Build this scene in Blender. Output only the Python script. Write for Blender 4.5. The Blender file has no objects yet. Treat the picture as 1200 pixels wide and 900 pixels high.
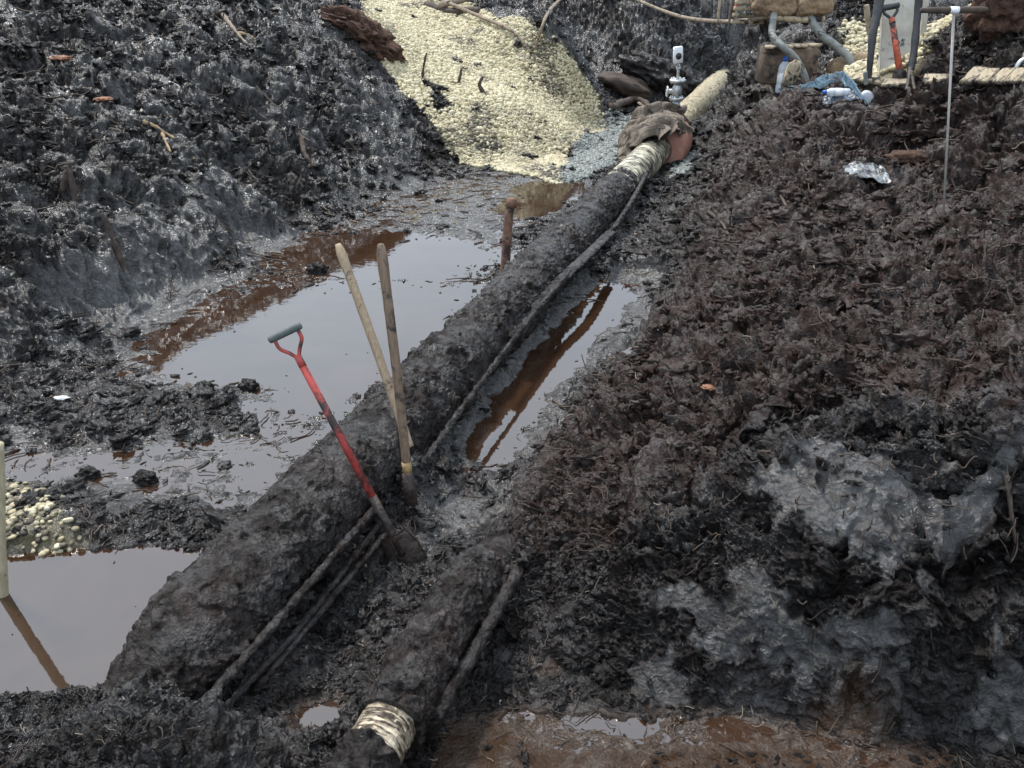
import bpy, math, random, time
import numpy as np
T0 = time.time()
rng = np.random.default_rng(7)
random.seed(7)
R = math.radians
SC = bpy.context.scene
COL = SC.collection
HC = 2.3                      # eye height above the trench water, metres
PITCH = 26.1
F = 1000.0                    # focal length in photo pixels (1200 wide)
_p = math.radians(PITCH)
FW = np.array([0, math.cos(_p), -math.sin(_p)])
RT = np.array([1., 0, 0])
UP = np.array([0, math.sin(_p), math.cos(_p)])
CAM = np.array([0, 0, HC])

def ray(px, py):
    d = FW + RT * (px - 600) / F + UP * (450 - py) / F
    return d / np.linalg.norm(d)

def U(px, py, z):
    """point of the photo's sight line at height z"""
    r = ray(px, py)
    return CAM + r * ((z - HC) / r[2])

def UY(px, py, y):
    """point of the photo's sight line at forward distance y"""
    r = ray(px, py)
    return CAM + r * (y / r[1])

# ------------------------------------------------------------------ noise
def _hash(ix, iy, iz, seed):
    h = (ix * 374761393 + iy * 668265263 + iz * 2147483647 + seed * 974711) & 0xffffffff
    h = ((h ^ (h >> 13)) * 1274126177) & 0xffffffff
    h = ((h ^ (h >> 16)) * 2246822519) & 0xffffffff
    return (h ^ (h >> 15)) & 0xffffffff

_tab = np.random.default_rng(3).random(1 << 16).astype(np.float32)
_perm = np.random.default_rng(4).integers(0, 1 << 16, 1 << 16).astype(np.int32)

def _h(ix, iy, iz, seed):
    a = _perm[(ix + seed * 131) & 0xffff]
    b = _perm[(a + iy) & 0xffff]
    return _perm[(b + iz) & 0xffff]

_grad = np.random.default_rng(5).normal(size=(1 << 16, 3)).astype(np.float32)
_grad /= np.linalg.norm(_grad, axis=1)[:, None]

def perlin(P, seed=0):
    P = P.astype(np.float32)
    out = np.empty(len(P), np.float32)
    CH = 200000
    for s in range(0, len(P), CH):
        p = P[s:s + CH]
        i = np.floor(p).astype(np.int32)
        f = p - i
        u = f * f * f * (f * (f * 6 - 15) + 10)
        res = 0
        for dx in (0, 1):
            wx = u[:, 0] if dx else 1 - u[:, 0]
            a = _perm[(i[:, 0] + dx + seed * 131) & 0xffff]
            for dy in (0, 1):
                wy = u[:, 1] if dy else 1 - u[:, 1]
                b = _perm[(a + i[:, 1] + dy) & 0xffff]
                for dz in (0, 1):
                    wz = u[:, 2] if dz else 1 - u[:, 2]
                    g = _grad[_perm[(b + i[:, 2] + dz) & 0xffff]]
                    d = g[:, 0] * (f[:, 0] - dx) + g[:, 1] * (f[:, 1] - dy) + g[:, 2] * (f[:, 2] - dz)
                    res = res + wx * wy * wz * d
        out[s:s + CH] = res * 1.7
    return out

def fbm(P, octaves=4, seed=0, lac=2.03, gain=.5):
    a, s, t = 1., 0, 0
    Q = P
    for o in range(octaves):
        s = s + a * perlin(Q, seed + o); t += a
        a *= gain; Q = Q * lac + 13.7
    return s / t

def ridged(P, octaves=3, seed=0, lac=2.1, gain=.55):
    a, s, t = 1., 0, 0
    Q = P
    for o in range(octaves):
        s = s + a * (1 - 2 * np.abs(perlin(Q, seed + o))); t += a
        a *= gain; Q = Q * lac + 7.1
    return s / t

def worley(P, seed=0):
    """F1 distance and F2-F1, 2x2x2 search (a little rough, fine for mud)"""
    P = P.astype(np.float32)
    o1 = np.empty(len(P), np.float32); o2 = np.empty(len(P), np.float32)
    CH = 200000
    for s in range(0, len(P), CH):
        p = P[s:s + CH]
        i = np.floor(p - .5).astype(np.int32)
        d1 = np.full(len(p), 9., np.float32); d2 = d1.copy()
        for dx in (0, 1):
            a = _perm[(i[:, 0] + dx + seed * 131) & 0xffff]
            for dy in (0, 1):
                b = _perm[(a + i[:, 1] + dy) & 0xffff]
                for dz in (0, 1):
                    c = _perm[(b + i[:, 2] + dz) & 0xffff]
                    q = (i + np.array([dx, dy, dz], np.int32)).astype(np.float32) + .5
                    e = q + (np.stack([_tab[c], _tab[(c + 977) & 0xffff], _tab[(c + 5077) & 0xffff]], 1) - .5) * .9 - p
                    d = np.sqrt((e * e).sum(1))
                    d2 = np.minimum(d2, np.maximum(d1, d)); d1 = np.minimum(d1, d)
        o1[s:s + CH] = d1; o2[s:s + CH] = d2 - d1
    return o1, o2

def sstep(a, b, x):
    t = np.clip((x - a) / (b - a), 0, 1)
    return t * t * (3 - 2 * t)

# ------------------------------------------------------------------ objects
def tag(o, label=None, cat=None, group=None, kind=None):
    if label: o['label'] = label
    if cat: o['category'] = cat
    if group: o['group'] = group
    if kind: o['kind'] = kind
    return o

def empty(name, loc, label=None, cat=None, group=None):
    o = bpy.data.objects.new(name, None)
    o.location = tuple(float(c) for c in loc)
    o.empty_display_size = .1
    COL.objects.link(o)
    return tag(o, label, cat, group)

def np_mesh(name, V, faces, mat, parent=None, smooth=True, attrs=None, loc=None):
    """V Nx3, faces (M,k) array or list of arrays with the same k"""
    me = bpy.data.meshes.new(name)
    V = np.asarray(V, np.float32)
    if parent is not None and loc is None:
        V = V - np.array(parent_origin(parent), np.float32)
    if loc is not None:
        V = V - np.array(loc, np.float32)
    fa = faces if isinstance(faces, list) else [faces]
    me.vertices.add(len(V)); me.vertices.foreach_set('co', V.ravel())
    loops = np.concatenate([np.asarray(f, np.int32).ravel() for f in fa])
    tot = np.concatenate([np.full(len(f), np.asarray(f).shape[1], np.int32) for f in fa])
    st = np.concatenate([[0], np.cumsum(tot)[:-1]]).astype(np.int32)
    me.loops.add(len(loops)); me.loops.foreach_set('vertex_index', loops)
    me.polygons.add(len(tot)); me.polygons.foreach_set('loop_start', st); me.polygons.foreach_set('loop_total', tot)
    if smooth: me.polygons.foreach_set('use_smooth', np.ones(len(tot), bool))
    for k, v in (attrs or {}).items():
        a = me.attributes.new(k, 'FLOAT', 'POINT'); a.data.foreach_set('value', np.asarray(v, np.float32))
    me.update(calc_edges=True); me.validate()
    if mat: me.materials.append(mat)
    o = bpy.data.objects.new(name, me)
    if loc is not None: o.location = tuple(float(c) for c in loc)
    COL.objects.link(o)
    if parent is not None:
        o.parent = parent
    return o

def parent_origin(p):
    v = np.array(p.location)
    while p.parent: p = p.parent; v = v + np.array(p.location)
    return v

def grid_faces(nr, nc, wrap=False, base=0):
    r = np.arange(nr - 1)[:, None]; c = np.arange(nc if wrap else nc - 1)[None, :]
    c2 = (c + 1) % nc
    a = r * nc + c; b = r * nc + c2; d = (r + 1) * nc + c; e = (r + 1) * nc + c2
    return (np.stack([a, b, e, d], -1).reshape(-1, 4) + base).astype(np.int32)

class MB:
    """collects shapes in world space, links them as ONE mesh"""
    def __init__(s): s.V = []; s.Q = []; s.T = []; s.n = 0
    def add(s, V, F_):
        V = np.asarray(V, float); F_ = np.asarray(F_, np.int32)
        (s.Q if F_.shape[1] == 4 else s.T).append(F_ + s.n); s.V.append(V); s.n += len(V)
    def box(s, c, size, rot=None, bevel=.0, ax=None):
        """box with softened edges: rounded by a superellipsoid-like inset"""
        hx, hy, hz = [d / 2 for d in size]
        b = bevel or min(hx, hy, hz) * .12
        def ring(z, i):
            a = hx - i; d = hy - i; k = b if i == 0 else b * .6
            return [(-a + k, -d, z), (a - k, -d, z), (a, -d + k, z), (a, d - k, z), (a - k, d, z), (-a + k, d, z), (-a, d - k, z), (-a, -d + k, z)]
        V = np.array(ring(-hz, b) + ring(-hz + b, 0) + ring(hz - b, 0) + ring(hz, b) + [(0, 0, -hz), (0, 0, hz)])
        Rm = np.eye(3) if rot is None else rot
        V = V @ np.asarray(Rm).T + np.asarray(c)
        s.add(V[:34], grid_faces(4, 8, True)); n0 = s.n - 34
        s.T.append(np.array([[32, (k + 1) % 8, k] for k in range(8)] + [[33, 24 + k, 24 + (k + 1) % 8] for k in range(8)], np.int32) + n0)
    def tube(s, pts, rad, n=14, cap=True, noise=0., nf=20., seed=0, flat=1.):
        pts = np.asarray(pts, float); rad = np.broadcast_to(np.asarray(rad, float), (len(pts),)).copy()
        tn = np.gradient(pts, axis=0); tn /= np.linalg.norm(tn, axis=1)[:, None] + 1e-12
        up = np.array([0, 0, 1.]) if abs(tn[0][2]) < .9 else np.array([1., 0, 0])
        rings = []
        u = None
        for k in range(len(pts)):
            t = tn[k]
            u = np.cross(up, t) if u is None else u - t * np.dot(u, t)
            u /= np.linalg.norm(u); v = np.cross(t, u)
            an = np.arange(n) / n * 2 * math.pi
            rings.append(pts[k] + rad[k] * (np.cos(an)[:, None] * u + np.sin(an)[:, None] * v * flat))
        V = np.concatenate(rings)
        if noise:
            c = np.repeat(pts, n, 0); d = (V - c); d /= np.linalg.norm(d, axis=1)[:, None] + 1e-9
            V = V + d * (fbm(V * nf, 3, seed) * noise)[:, None]
        m = len(V)
        if cap: V = np.concatenate([V, [pts[0] - tn[0] * rad[0] * .25, pts[-1] + tn[-1] * rad[-1] * .25]])
        s.add(V, grid_faces(len(pts), n, True))
        n0 = s.n - len(V)
        if cap:
            L = (len(pts) - 1) * n
            s.T.append(np.array([[m, (k + 1) % n, k] for k in range(n)] + [[m + 1, L + k, L + (k + 1) % n] for k in range(n)], np.int32) + n0)
    def lathe(s, base, prof, axis=(0, 0, 1), n=24):
        """prof [(r, h)] turned about axis from base"""
        ax = np.asarray(axis, float); ax /= np.linalg.norm(ax)
        up = np.array([0, 0, 1.]) if abs(ax[2]) < .9 else np.array([1., 0, 0])
        u = np.cross(up, ax); u /= np.linalg.norm(u); v = np.cross(ax, u)
        an = np.arange(n) / n * 2 * math.pi
        V = np.concatenate([np.asarray(base) + ax * h + max(r, 1e-4) * (np.cos(an)[:, None] * u + np.sin(an)[:, None] * v) for r, h in prof])
        s.add(V, grid_faces(len(prof), n, True))
    def build(s, name, mat, parent=None, smooth=True, loc=None):
        V = np.concatenate(s.V); fa = []
        if s.Q: fa.append(np.concatenate(s.Q))
        if s.T: fa.append(np.concatenate(s.T))
        if parent is None and loc is None:
            loc = (V[:, 0].mean(), V[:, 1].mean(), V[:, 2].min())
        o = np_mesh(name, V, fa, mat, parent, smooth, None, loc)
        return o

def spline(pts, n=30):
    pts = np.asarray(pts, float)
    if len(pts) == 2: return pts[0] + (pts[1] - pts[0]) * np.linspace(0, 1, n)[:, None]
    P = np.vstack([2 * pts[0] - pts[1], pts, 2 * pts[-1] - pts[-2]])
    out = []
    m = len(pts) - 1
    for t in np.linspace(0, m - 1e-6, n):
        k = int(t); f = t - k
        a, b, c, d = P[k:k + 4]
        out.append(.5 * ((2 * b) + (-a + c) * f + (2 * a - 5 * b + 4 * c - d) * f * f + (-a + 3 * b - 3 * c + d) * f ** 3))
    return np.array(out)

def rotmat(axis, ang):
    a = np.asarray(axis, float); a /= np.linalg.norm(a); x, y, z = a; c, s = math.cos(ang), math.sin(ang)
    return np.array([[c + x * x * (1 - c), x * y * (1 - c) - z * s, x * z * (1 - c) + y * s],
                     [y * x * (1 - c) + z * s, c + y * y * (1 - c), y * z * (1 - c) - x * s],
                     [z * x * (1 - c) - y * s, z * y * (1 - c) + x * s, c + z * z * (1 - c)]])
QUAL = 1.0
# ------------------------------------------------------------------ materials
def newmat(name):
    m = bpy.data.materials.new(name); m.use_nodes = True
    nt = m.node_tree; nt.nodes.clear()
    out = nt.nodes.new('ShaderNodeOutputMaterial'); b = nt.nodes.new('ShaderNodeBsdfPrincipled')
    nt.links.new(b.outputs[0], out.inputs[0])
    return m, nt, b

def N(nt, t, **kw):
    n = nt.nodes.new('ShaderNode' + t)
    for k, v in kw.items():
        if k.startswith('i_'):
            key = k[2:]
            n.inputs[int(key) if key.isdigit() else key].default_value = v
        else: setattr(n, k, v)
    return n

def noise_tex(nt, scale, detail=6, rough=.6, dist=0., vec=None):
    n = N(nt, 'TexNoise'); n.inputs['Scale'].default_value = scale; n.inputs['Detail'].default_value = detail
    n.inputs['Roughness'].default_value = rough; n.inputs['Distortion'].default_value = dist
    nt.links.new(vec if vec is not None else geo_pos(nt), n.inputs['Vector'])
    return n.outputs['Fac']

def geo_pos(nt):
    for n in nt.nodes:
        if n.type == 'TEX_COORD': return n.outputs['Object']
    return N(nt, 'TexCoord').outputs['Object']

def ramp(nt, fac, stops, interp='LINEAR'):
    n = N(nt, 'ValToRGB'); cr = n.color_ramp; cr.interpolation = interp
    while len(cr.elements) < len(stops): cr.elements.new(.5)
    for e, (p, c) in zip(cr.elements, stops):
        e.position = p; e.color = (c, c, c, 1) if isinstance(c, (int, float)) else (*c, 1)
    nt.links.new(fac, n.inputs[0]); return n.outputs[0]

def mix(nt, fac, a, b, mode='MIX'):
    n = N(nt, 'Mix', data_type='RGBA', blend_type=mode)
    if isinstance(fac, (int, float)): n.inputs[0].default_value = fac
    else: nt.links.new(fac, n.inputs[0])
    for k, v in ((6, a), (7, b)):
        if isinstance(v, tuple): n.inputs[k].default_value = (*v, 1)
        else: nt.links.new(v, n.inputs[k])
    return n.outputs[2]

def mth(nt, op, a, b=None, clamp=False):
    n = N(nt, 'Math', operation=op); n.use_clamp = clamp
    for k, v in ((0, a), (1, b)):
        if v is None: continue
        if isinstance(v, (int, float)): n.inputs[k].default_value = v
        else: nt.links.new(v, n.inputs[k])
    return n.outputs[0]

def bump(nt, b, h, strength=.5, dist=.01, prev=None):
    n = N(nt, 'Bump'); n.inputs['Strength'].default_value = strength; n.inputs['Distance'].default_value = dist
    nt.links.new(h, n.inputs['Height'])
    if prev is not None: nt.links.new(prev, n.inputs['Normal'])
    if b is not None: nt.links.new(n.outputs[0], b.inputs['Normal'])
    return n.outputs[0]

def attr(nt, name):
    return N(nt, 'Attribute', attribute_name=name).outputs['Fac']

def lk(nt, a, b, key):
    if isinstance(a, (int, float)): b.inputs[key].default_value = a
    elif isinstance(a, tuple): b.inputs[key].default_value = (*a, 1)
    else: nt.links.new(a, b.inputs[key])

def mud_material(name='mud', zones=True, dark=(.006, .0048, .0046), mid=(.025, .0205, .019), brown=(.044, .0255, .0205), gloss=1.):
    m, nt, b = newmat(name)
    n1 = noise_tex(nt, 3.2, 6, .62, .4); n2 = noise_tex(nt, 22, 6, .65, .6); n3 = noise_tex(nt, 110, 5, .7)
    base = mix(nt, ramp(nt, n2, [(.36, 0.), (.66, 1.)]), dark, mid)
    tint = ramp(nt, n1, [(.5, 0.), (.68, 1.)])
    if zones:
        br = mth(nt, 'MULTIPLY', attr(nt, 'brown'), ramp(nt, n2, [(.3, .35), (.6, 1.)]))
        br = mth(nt, 'ADD', br, mth(nt, 'MULTIPLY', tint, .18), True)
    else:
        br = mth(nt, 'MULTIPLY', tint, .35)
    base = mix(nt, br, base, brown)
    if zones:
        # pale silt smeared thinly over the cut faces and the trench floor
        base = mix(nt, mth(nt, 'MULTIPLY', attr(nt, 'smear'), ramp(nt, n2, [(.3, .5), (.6, 1.)])), base, (.080, .076, .074))
        base = mix(nt, attr(nt, 'ochre'), base, (.048, .024, .011))
        base = mix(nt, attr(nt, 'sand'), base, (.22, .19, .11))
    base = mix(nt, ramp(nt, n3, [(.66, 0.), (.78, .35)]), base, (.10, .085, .07))
    lk(nt, base, b, 'Base Color')
    rg = ramp(nt, n2, [(.3, .20), (.52, .33), (.7, .55)])
    if zones:
        rg = mix(nt, attr(nt, 'wet'), rg, ramp(nt, n2, [(.35, .12), (.7, .30)]))
        rg = mix(nt, mth(nt, 'MULTIPLY', attr(nt, 'brown'), .4), rg, (.6, .6, .6))
    lk(nt, rg, b, 'Roughness')
    b.inputs['IOR'].default_value = 1.5
    # only the wet, pressed skin of the peat shines; its broken crumb is matt
    n4 = noise_tex(nt, 9, 6, .7, .8)
    sp = ramp(nt, n4, [(.42, .08), (.60, .60)])
    if zones: sp = mix(nt, attr(nt, 'wet'), sp, ramp(nt, n4, [(.36, .25), (.56, .95)]))
    lk(nt, sp, b, 'Specular IOR Level')
    v = N(nt, 'TexVoronoi', feature='F1'); v.inputs['Scale'].default_value = 85
    nt.links.new(geo_pos(nt), v.inputs['Vector'])
    hh = mth(nt, 'ADD', mth(nt, 'MULTIPLY', n3, .5), mth(nt, 'MULTIPLY', v.outputs['Distance'], .35))
    p = bump(nt, None, n2, 1., .028)
    if zones:
        nb = N(nt, 'Bump'); nb.inputs['Distance'].default_value = .012
        nt.links.new(mth(nt, 'SUBTRACT', .9, mth(nt, 'MULTIPLY', attr(nt, 'smooth'), .6)), nb.inputs['Strength'])
        nt.links.new(hh, nb.inputs['Height']); nt.links.new(p, nb.inputs['Normal']); nt.links.new(nb.outputs[0], b.inputs['Normal'])
    else: bump(nt, b, hh, .9, .01, p)
    return m

def simple(name, c1, c2, scale=20, rough=.6, bs=.4, bd=.004, metal=0., dirt=0., rough2=None, stretch=None, spec=.5, alpha=None):
    m, nt, b = newmat(name)
    vec = geo_pos(nt)
    if stretch:
        mp = N(nt, 'Mapping'); mp.inputs['Scale'].default_value = stretch
        nt.links.new(vec, mp.inputs[0]); vec = mp.outputs[0]
    n1 = noise_tex(nt, scale, 6, .65, .3, vec)
    c = mix(nt, ramp(nt, n1, [(.35, 0.), (.68, 1.)]), c1, c2)
    if dirt:
        n2 = noise_tex(nt, scale * .35 + 3, 5, .7, .5)
        c = mix(nt, ramp(nt, n2, [(.62 - dirt * .35, 0.), (.66 - dirt * .2, 1.)]), c, (.025, .02, .018))
    lk(nt, c, b, 'Base Color')
    lk(nt, ramp(nt, n1, [(.3, rough), (.7, rough2 if rough2 is not None else min(1, rough + .2))]), b, 'Roughness')
    b.inputs['Metallic'].default_value = metal
    b.inputs['Specular IOR Level'].default_value = spec
    bump(nt, b, n1, bs, bd)
    return m

M = {}
M['mud'] = mud_material()
M['mudobj'] = mud_material('mud_on_things', zones=False, mid=(.038, .031, .0285))
M['wetpeat'] = mud_material('peat_lump', zones=False, dark=(.005, .0042, .004), mid=(.020, .016, .015), gloss=1.)
M['drypeat'] = simple('reddish_peat', (.035, .018, .013), (.15, .075, .045), 40, .85, 1., .03)

def water_material():
    m, nt, b = newmat('peaty_water')
    n1 = noise_tex(nt, 1.7, 4, .6, .5)
    lk(nt, mix(nt, ramp(nt, n1, [(.35, 0.), (.65, 1.)]), (.026, .0125, .0065), (.042, .022, .013)), b, 'Base Color')
    b.inputs['Roughness'].default_value = .035
    b.inputs['IOR'].default_value = 2.1
    n2 = noise_tex(nt, 9, 3, .5)
    bump(nt, b, n2, .06, .01)
    return m
M['water'] = water_material()

def gravel_material(name, a, b_, c_, wet=.7):
    m, nt, b = newmat(name)
    at = N(nt, 'Attribute', attribute_name='shade').outputs['Fac']
    c = ramp(nt, at, [(0, a), (.5, b_), (.85, c_), (1, a)])
    n = noise_tex(nt, 60, 4, .6)
    c = mix(nt, ramp(nt, n, [(.45, 0.), (.8, .5)]), c, tuple(v * .5 for v in a))
    d = attr(nt, 'dirt')
    c = mix(nt, d, c, (.035, .028, .022))
    lk(nt, c, b, 'Base Color'); b.inputs['Roughness'].default_value = wet
    bump(nt, b, n, .5, .004)
    return m
M['gravel'] = gravel_material('cream_gravel', (.34, .28, .165), (.53, .46, .29), (.64, .58, .42))
M['chips'] = gravel_material('grey_chips', (.09, .105, .10), (.17, .19, .18), (.27, .28, .25), .5)
M['wood'] = simple('worn_ash_handle', (.22, .15, .09), (.36, .27, .18), 14, .55, .35, .002, stretch=(6, 6, .6), dirt=.18)
M['wood_d'] = simple('dark_stained_handle', (.13, .085, .055), (.22, .15, .10), 14, .55, .35, .002, stretch=(6, 6, .6), dirt=.35)
M['wood_raw'] = simple('pale_timber', (.30, .24, .16), (.46, .38, .27), 10, .75, .5, .004, dirt=.4)
M['post'] = simple('weathered_post', (.32, .27, .17), (.48, .42, .29), 12, .8, .5, .004, stretch=(5, 5, .8), dirt=.15)
M['branch'] = simple('bare_branch', (.16, .12, .085), (.30, .24, .18), 25, .75, .6, .004, dirt=.2)
M['branch_d'] = simple('dark_branch', (.03, .02, .015), (.08, .055, .04), 25, .7, .6, .004)
M['branch_r'] = simple('reddish_post', (.12, .055, .035), (.2, .11, .075), 25, .7, .6, .004, dirt=.25)
M['red'] = simple('red_paint_scuffed', (.30, .03, .026), (.40, .06, .05), 18, .5, .3, .002, dirt=.5)
M['orange'] = simple('orange_paint', (.50, .09, .04), (.6, .14, .07), 22, .5, .2, .001, dirt=.3)
M['grip'] = simple('grey_green_grip', (.05, .06, .055), (.09, .105, .10), 30, .5, .2, .001)
M['steel_m'] = simple('muddy_steel', (.02, .014, .012), (.075, .05, .04), 26, .4, 1., .012, metal=.1, dirt=.3)
M['steel'] = simple('galvanised_steel', (.45, .46, .46), (.62, .63, .62), 40, .35, .2, .001, metal=.85, dirt=.12)
M['blackmetal'] = simple('dark_tool_shaft', (.025, .025, .027), (.06, .06, .062), 20, .45, .2, .001, dirt=.1)
M['hose'] = simple('grey_hose', (.13, .135, .125), (.25, .26, .245), 16, .5, .25, .002, dirt=.15)
M['hessian'] = simple('wet_sacking', (.16, .105, .065), (.30, .215, .14), 45, .9, .8, .004, dirt=.1)
M['rag'] = simple('muddy_sacking', (.10, .08, .062), (.26, .21, .165), 30, .85, .9, .006, dirt=.15)
M['block'] = simple('earth_stained_block', (.065, .045, .032), (.17, .125, .09), 12, .9, .8, .008, dirt=.2)
M['salmon'] = simple('salmon_paint_on_steel', (.50, .22, .16), (.62, .32, .25), 12, .6, .25, .002)
M['blueplastic'] = simple('blue_plastic', (.02, .09, .42), (.03, .13, .5), 20, .35, .05, .001)
M['white'] = simple('white_plastic', (.68, .70, .72), (.8, .8, .8), 18, .4, .1, .001, dirt=.03)
M['tarp'] = simple('blue_tarpaulin', (.03, .07, .11), (.10, .18, .24), 18, .4, .6, .006, dirt=.22)
M['board'] = simple('muddied_white_board', (.34, .30, .22), (.56, .54, .49), 3.2, .55, .3, .003, dirt=.2)
M['rod'] = simple('bare_probe_rod', (.30, .27, .25), (.42, .39, .36), 22, .4, .2, .001, metal=.3)
M['paper'] = simple('white_scrap', (.6, .62, .62), (.75, .76, .75), 18, .6, .3, .002)
M['leaf'] = simple('dead_leaf', (.16, .07, .04), (.28, .13, .075), 25, .7, .4, .002)
M['straw'] = simple('straw_root', (.30, .20, .11), (.42, .31, .19), 25, .8, .4, .002)

def wrap_material():
    m, nt, b = newmat('stained_pipe_wrap')
    n1 = noise_tex(nt, 7, 6, .7, .8); n2 = noise_tex(nt, 30, 6, .7, 1.2)
    c = mix(nt, ramp(nt, n2, [(.44, 0.), (.58, 1.)]), (.17, .125, .07), (.54, .48, .33))
    c = mix(nt, ramp(nt, n1, [(.52, 0.), (.70, .8)]), c, (.10, .075, .05))
    lk(nt, c, b, 'Base Color'); b.inputs['Roughness'].default_value = .8
    bump(nt, b, n2, .8, .012)
    return m
M['wrap'] = wrap_material()

def banded_material(name, pale, dark, scale, rough, metal=0., axis=(0, 0, 1), lo=.45, hi=.55):
    """spiral winding showing through mud: uneven bands across the pipe"""
    m, nt, b = newmat(name)
    mp = N(nt, 'Mapping'); nt.links.new(geo_pos(nt), mp.inputs[0]); mp.vector_type = 'TEXTURE'
    mp.inputs['Rotation'].default_value = axis; mp.inputs['Scale'].default_value = (1, .16, 1)
    n1 = noise_tex(nt, scale, 5, .6, .9, mp.outputs[0]); n2 = noise_tex(nt, 9, 5, .6, .3)
    f = ramp(nt, mth(nt, 'ADD', mth(nt, 'MULTIPLY', n1, .6), mth(nt, 'MULTIPLY', n2, .4)), [(lo, 0.), (hi, 1.)])
    lk(nt, mix(nt, f, dark, pale), b, 'Base Color'); b.inputs['Roughness'].default_value = rough; b.inputs['Metallic'].default_value = metal
    bump(nt, b, n1, .8, .012)
    return m
M['wound'] = banded_material('cream_winding_under_mud', (.62, .57, .42), (.03, .024, .02), 7, .5, axis=(0, 0, -R(18.4)), lo=.47, hi=.56)
M['foil'] = banded_material('pale_shiny_winding', (.72, .60, .44), (.05, .036, .026), 13, .25, .45, axis=(0, 0, -R(18.4)), lo=.44, hi=.58)

def bottle_material():
    m, nt, b = newmat('clear_bottle')
    b.inputs['Base Color'].default_value = (.86, .9, .95, 1); b.inputs['Roughness'].default_value = .08
    b.inputs['Transmission Weight'].default_value = .4; b.inputs['IOR'].default_value = 1.33
    return m
M['pet'] = bottle_material()
# ------------------------------------------------------------------ terrain
# heights along the sight lines of the photograph: (px, py, height in metres)
CP = '''
0 540 .01;100 560 .01;250 560 .012;330 500 .01;200 420 .0;300 350 .0;400 320 .0;480 260 .012;540 230 .015;620 212 .015;500 330 .0;700 195 .03;560 300 .01;450 420 .0
100 480 .055;200 480 .05;280 480 .02;40 500 .035;30 465 .09
0 440 .14;80 420 .09;160 385 .045;230 345 .035;300 300 .035;350 265 .035;420 235 .03;500 205 .03;530 190 .03

-200 600 .1;-200 700 .02
640 180 .04;600 205 .02;700 150 .04
740 150 .03;780 160 .04;820 130 .05;720 132 .05;700 165 .03;800 190 .05
900 112 .95;1000 112 .95;1100 112 .97;1200 112 1.0;900 60 1.27;950 20 1.67;1000 30 1.55;1100 50 1.42;1150 80 1.2;1150 30 1.6;1200 0 2.0;1000 -30 2.1;900 -30 2.1;1400 112 1.1;1400 0 2.1
900 150 .85;1000 200 .86;1100 180 .92;1200 200 .97;890 200 .68;1200 300 .93;1000 300 .82;900 300 .68;866 165 .34;842 205 .24;838 150 .06;858 135 .06;850 112 .03;861 113 .05;868 126 .08;870 142 .16;850 146 .06;890 119 .84;830 175 .1;800 250 .22;848 128 .1;888 132 .74
760 260 .1;780 300 .22;740 345 .04;800 350 .42;850 400 .55;1000 400 .78;1200 400 .9;900 480 .68;1050 480 .87;1200 475 .92;800 480 .46;700 440 .17;680 520 .22;620 560 .1;650 650 .2;750 600 .4;850 545 .55;600 650 .09;620 760 .06;700 700 .18;800 700 .28
900 700 .38;1000 700 .43;1200 700 .46;1050 530 .84;1200 530 .88;950 525 .76;1050 600 .68;1200 600 .70;900 600 .56;1050 800 .2;1200 800 .22;900 790 .14
700 830 -.03;900 860 -.06;1050 875 -.04;1200 890 .0;560 860 -.01;600 900 -.03;900 950 -.02;1100 960 .02;1400 500 .9;1400 700 .45;1400 900 .05
480 560 .08;500 620 .07;480 700 .05;400 720 .02;350 800 .0;320 850 .06;400 880 .07;450 640 .06;560 600 .08;700 350 .0;650 430 .0;580 520 .0;560 560 .015;650 370 .03
0 800 .13;0 900 .26;60 830 .2;100 860 .27;190 870 .33;250 900 .34;150 800 .16;300 900 .26;400 930 .12;330 860 .1;0 980 .25;500 980 .1;-200 850 .2;-200 980 .3
0 600 .06;60 600 .07;150 600 .055;250 600 .05;200 628 .015;330 560 .02

'''
# slopes: (px, py) seen on a slope of the given steepness rising from a toe seen at (px, py, z)
BK = '''
0 330 0 440 .14 .46;0 200 0 440 .14 .44;0 80 0 440 .14 .40;0 0 0 440 .14 .39;-200 300 -200 440 .2 .45;-200 100 -200 440 .2 .4;-200 0 -200 440 .2 .39
150 320 150 390 .05 .44;150 200 150 390 .05 .44;150 80 150 390 .05 .40;150 0 150 390 .05 .39
300 240 300 300 .035 .42;300 120 300 300 .035 .42;300 0 300 300 .035 .39
400 180 400 242 .03 .44;400 80 400 242 .03 .44;400 0 400 242 .03 .42;460 130 480 212 .03 .45;440 80 470 215 .03 .45
560 150 590 208 .01 .3;560 90 590 208 .01 .3;520 40 590 208 .01 .3;480 0 590 208 .01 .3;600 70 600 206 .01 .3;620 130 610 206 .01 .3;660 115 660 175 .02 .33
650 25 643 70 1.05 .8;590 20 600 48 1.25 .8;550 0 560 22 1.5 .8;700 70 702 122 .08 .8;700 10 702 122 .08 .8;760 80 760 126 .06 .8;760 20 760 126 .06 .8
800 70 800 116 .08 .8;800 10 800 116 .08 .8;850 60 850 92 .1 .9;850 10 850 92 .1 .9;868 66 868 88 .12 .9
'''
cp = np.array([[float(v) for v in t.split()] for t in CP.replace('\n', ';').split(';') if t.strip()])
W3 = np.array([UY(a, b, 14.) if (U(a, b, z)[1] < 0 or ray(a, b)[2] > -.02) else U(a, b, z) for a, b, z in cp])
W3[:, 2] = cp[:, 2]
def _bk(t):
    px, py, tx, ty, tz, sl = t
    q = U(tx, ty, tz); d0 = math.hypot(q[0], q[1]); r = ray(px, py); hr = math.hypot(r[0], r[1]); tn = -r[2] / hr
    d = (HC + sl * d0 - tz) / (tn + sl)
    return [r[0] / hr * d, r[1] / hr * d, HC - tn * d]
_b = np.array([_bk([float(v) for v in t.split()]) for t in BK.replace('\n', ';').split(';') if t.strip()])
W3 = np.vstack([W3, _b])
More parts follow.
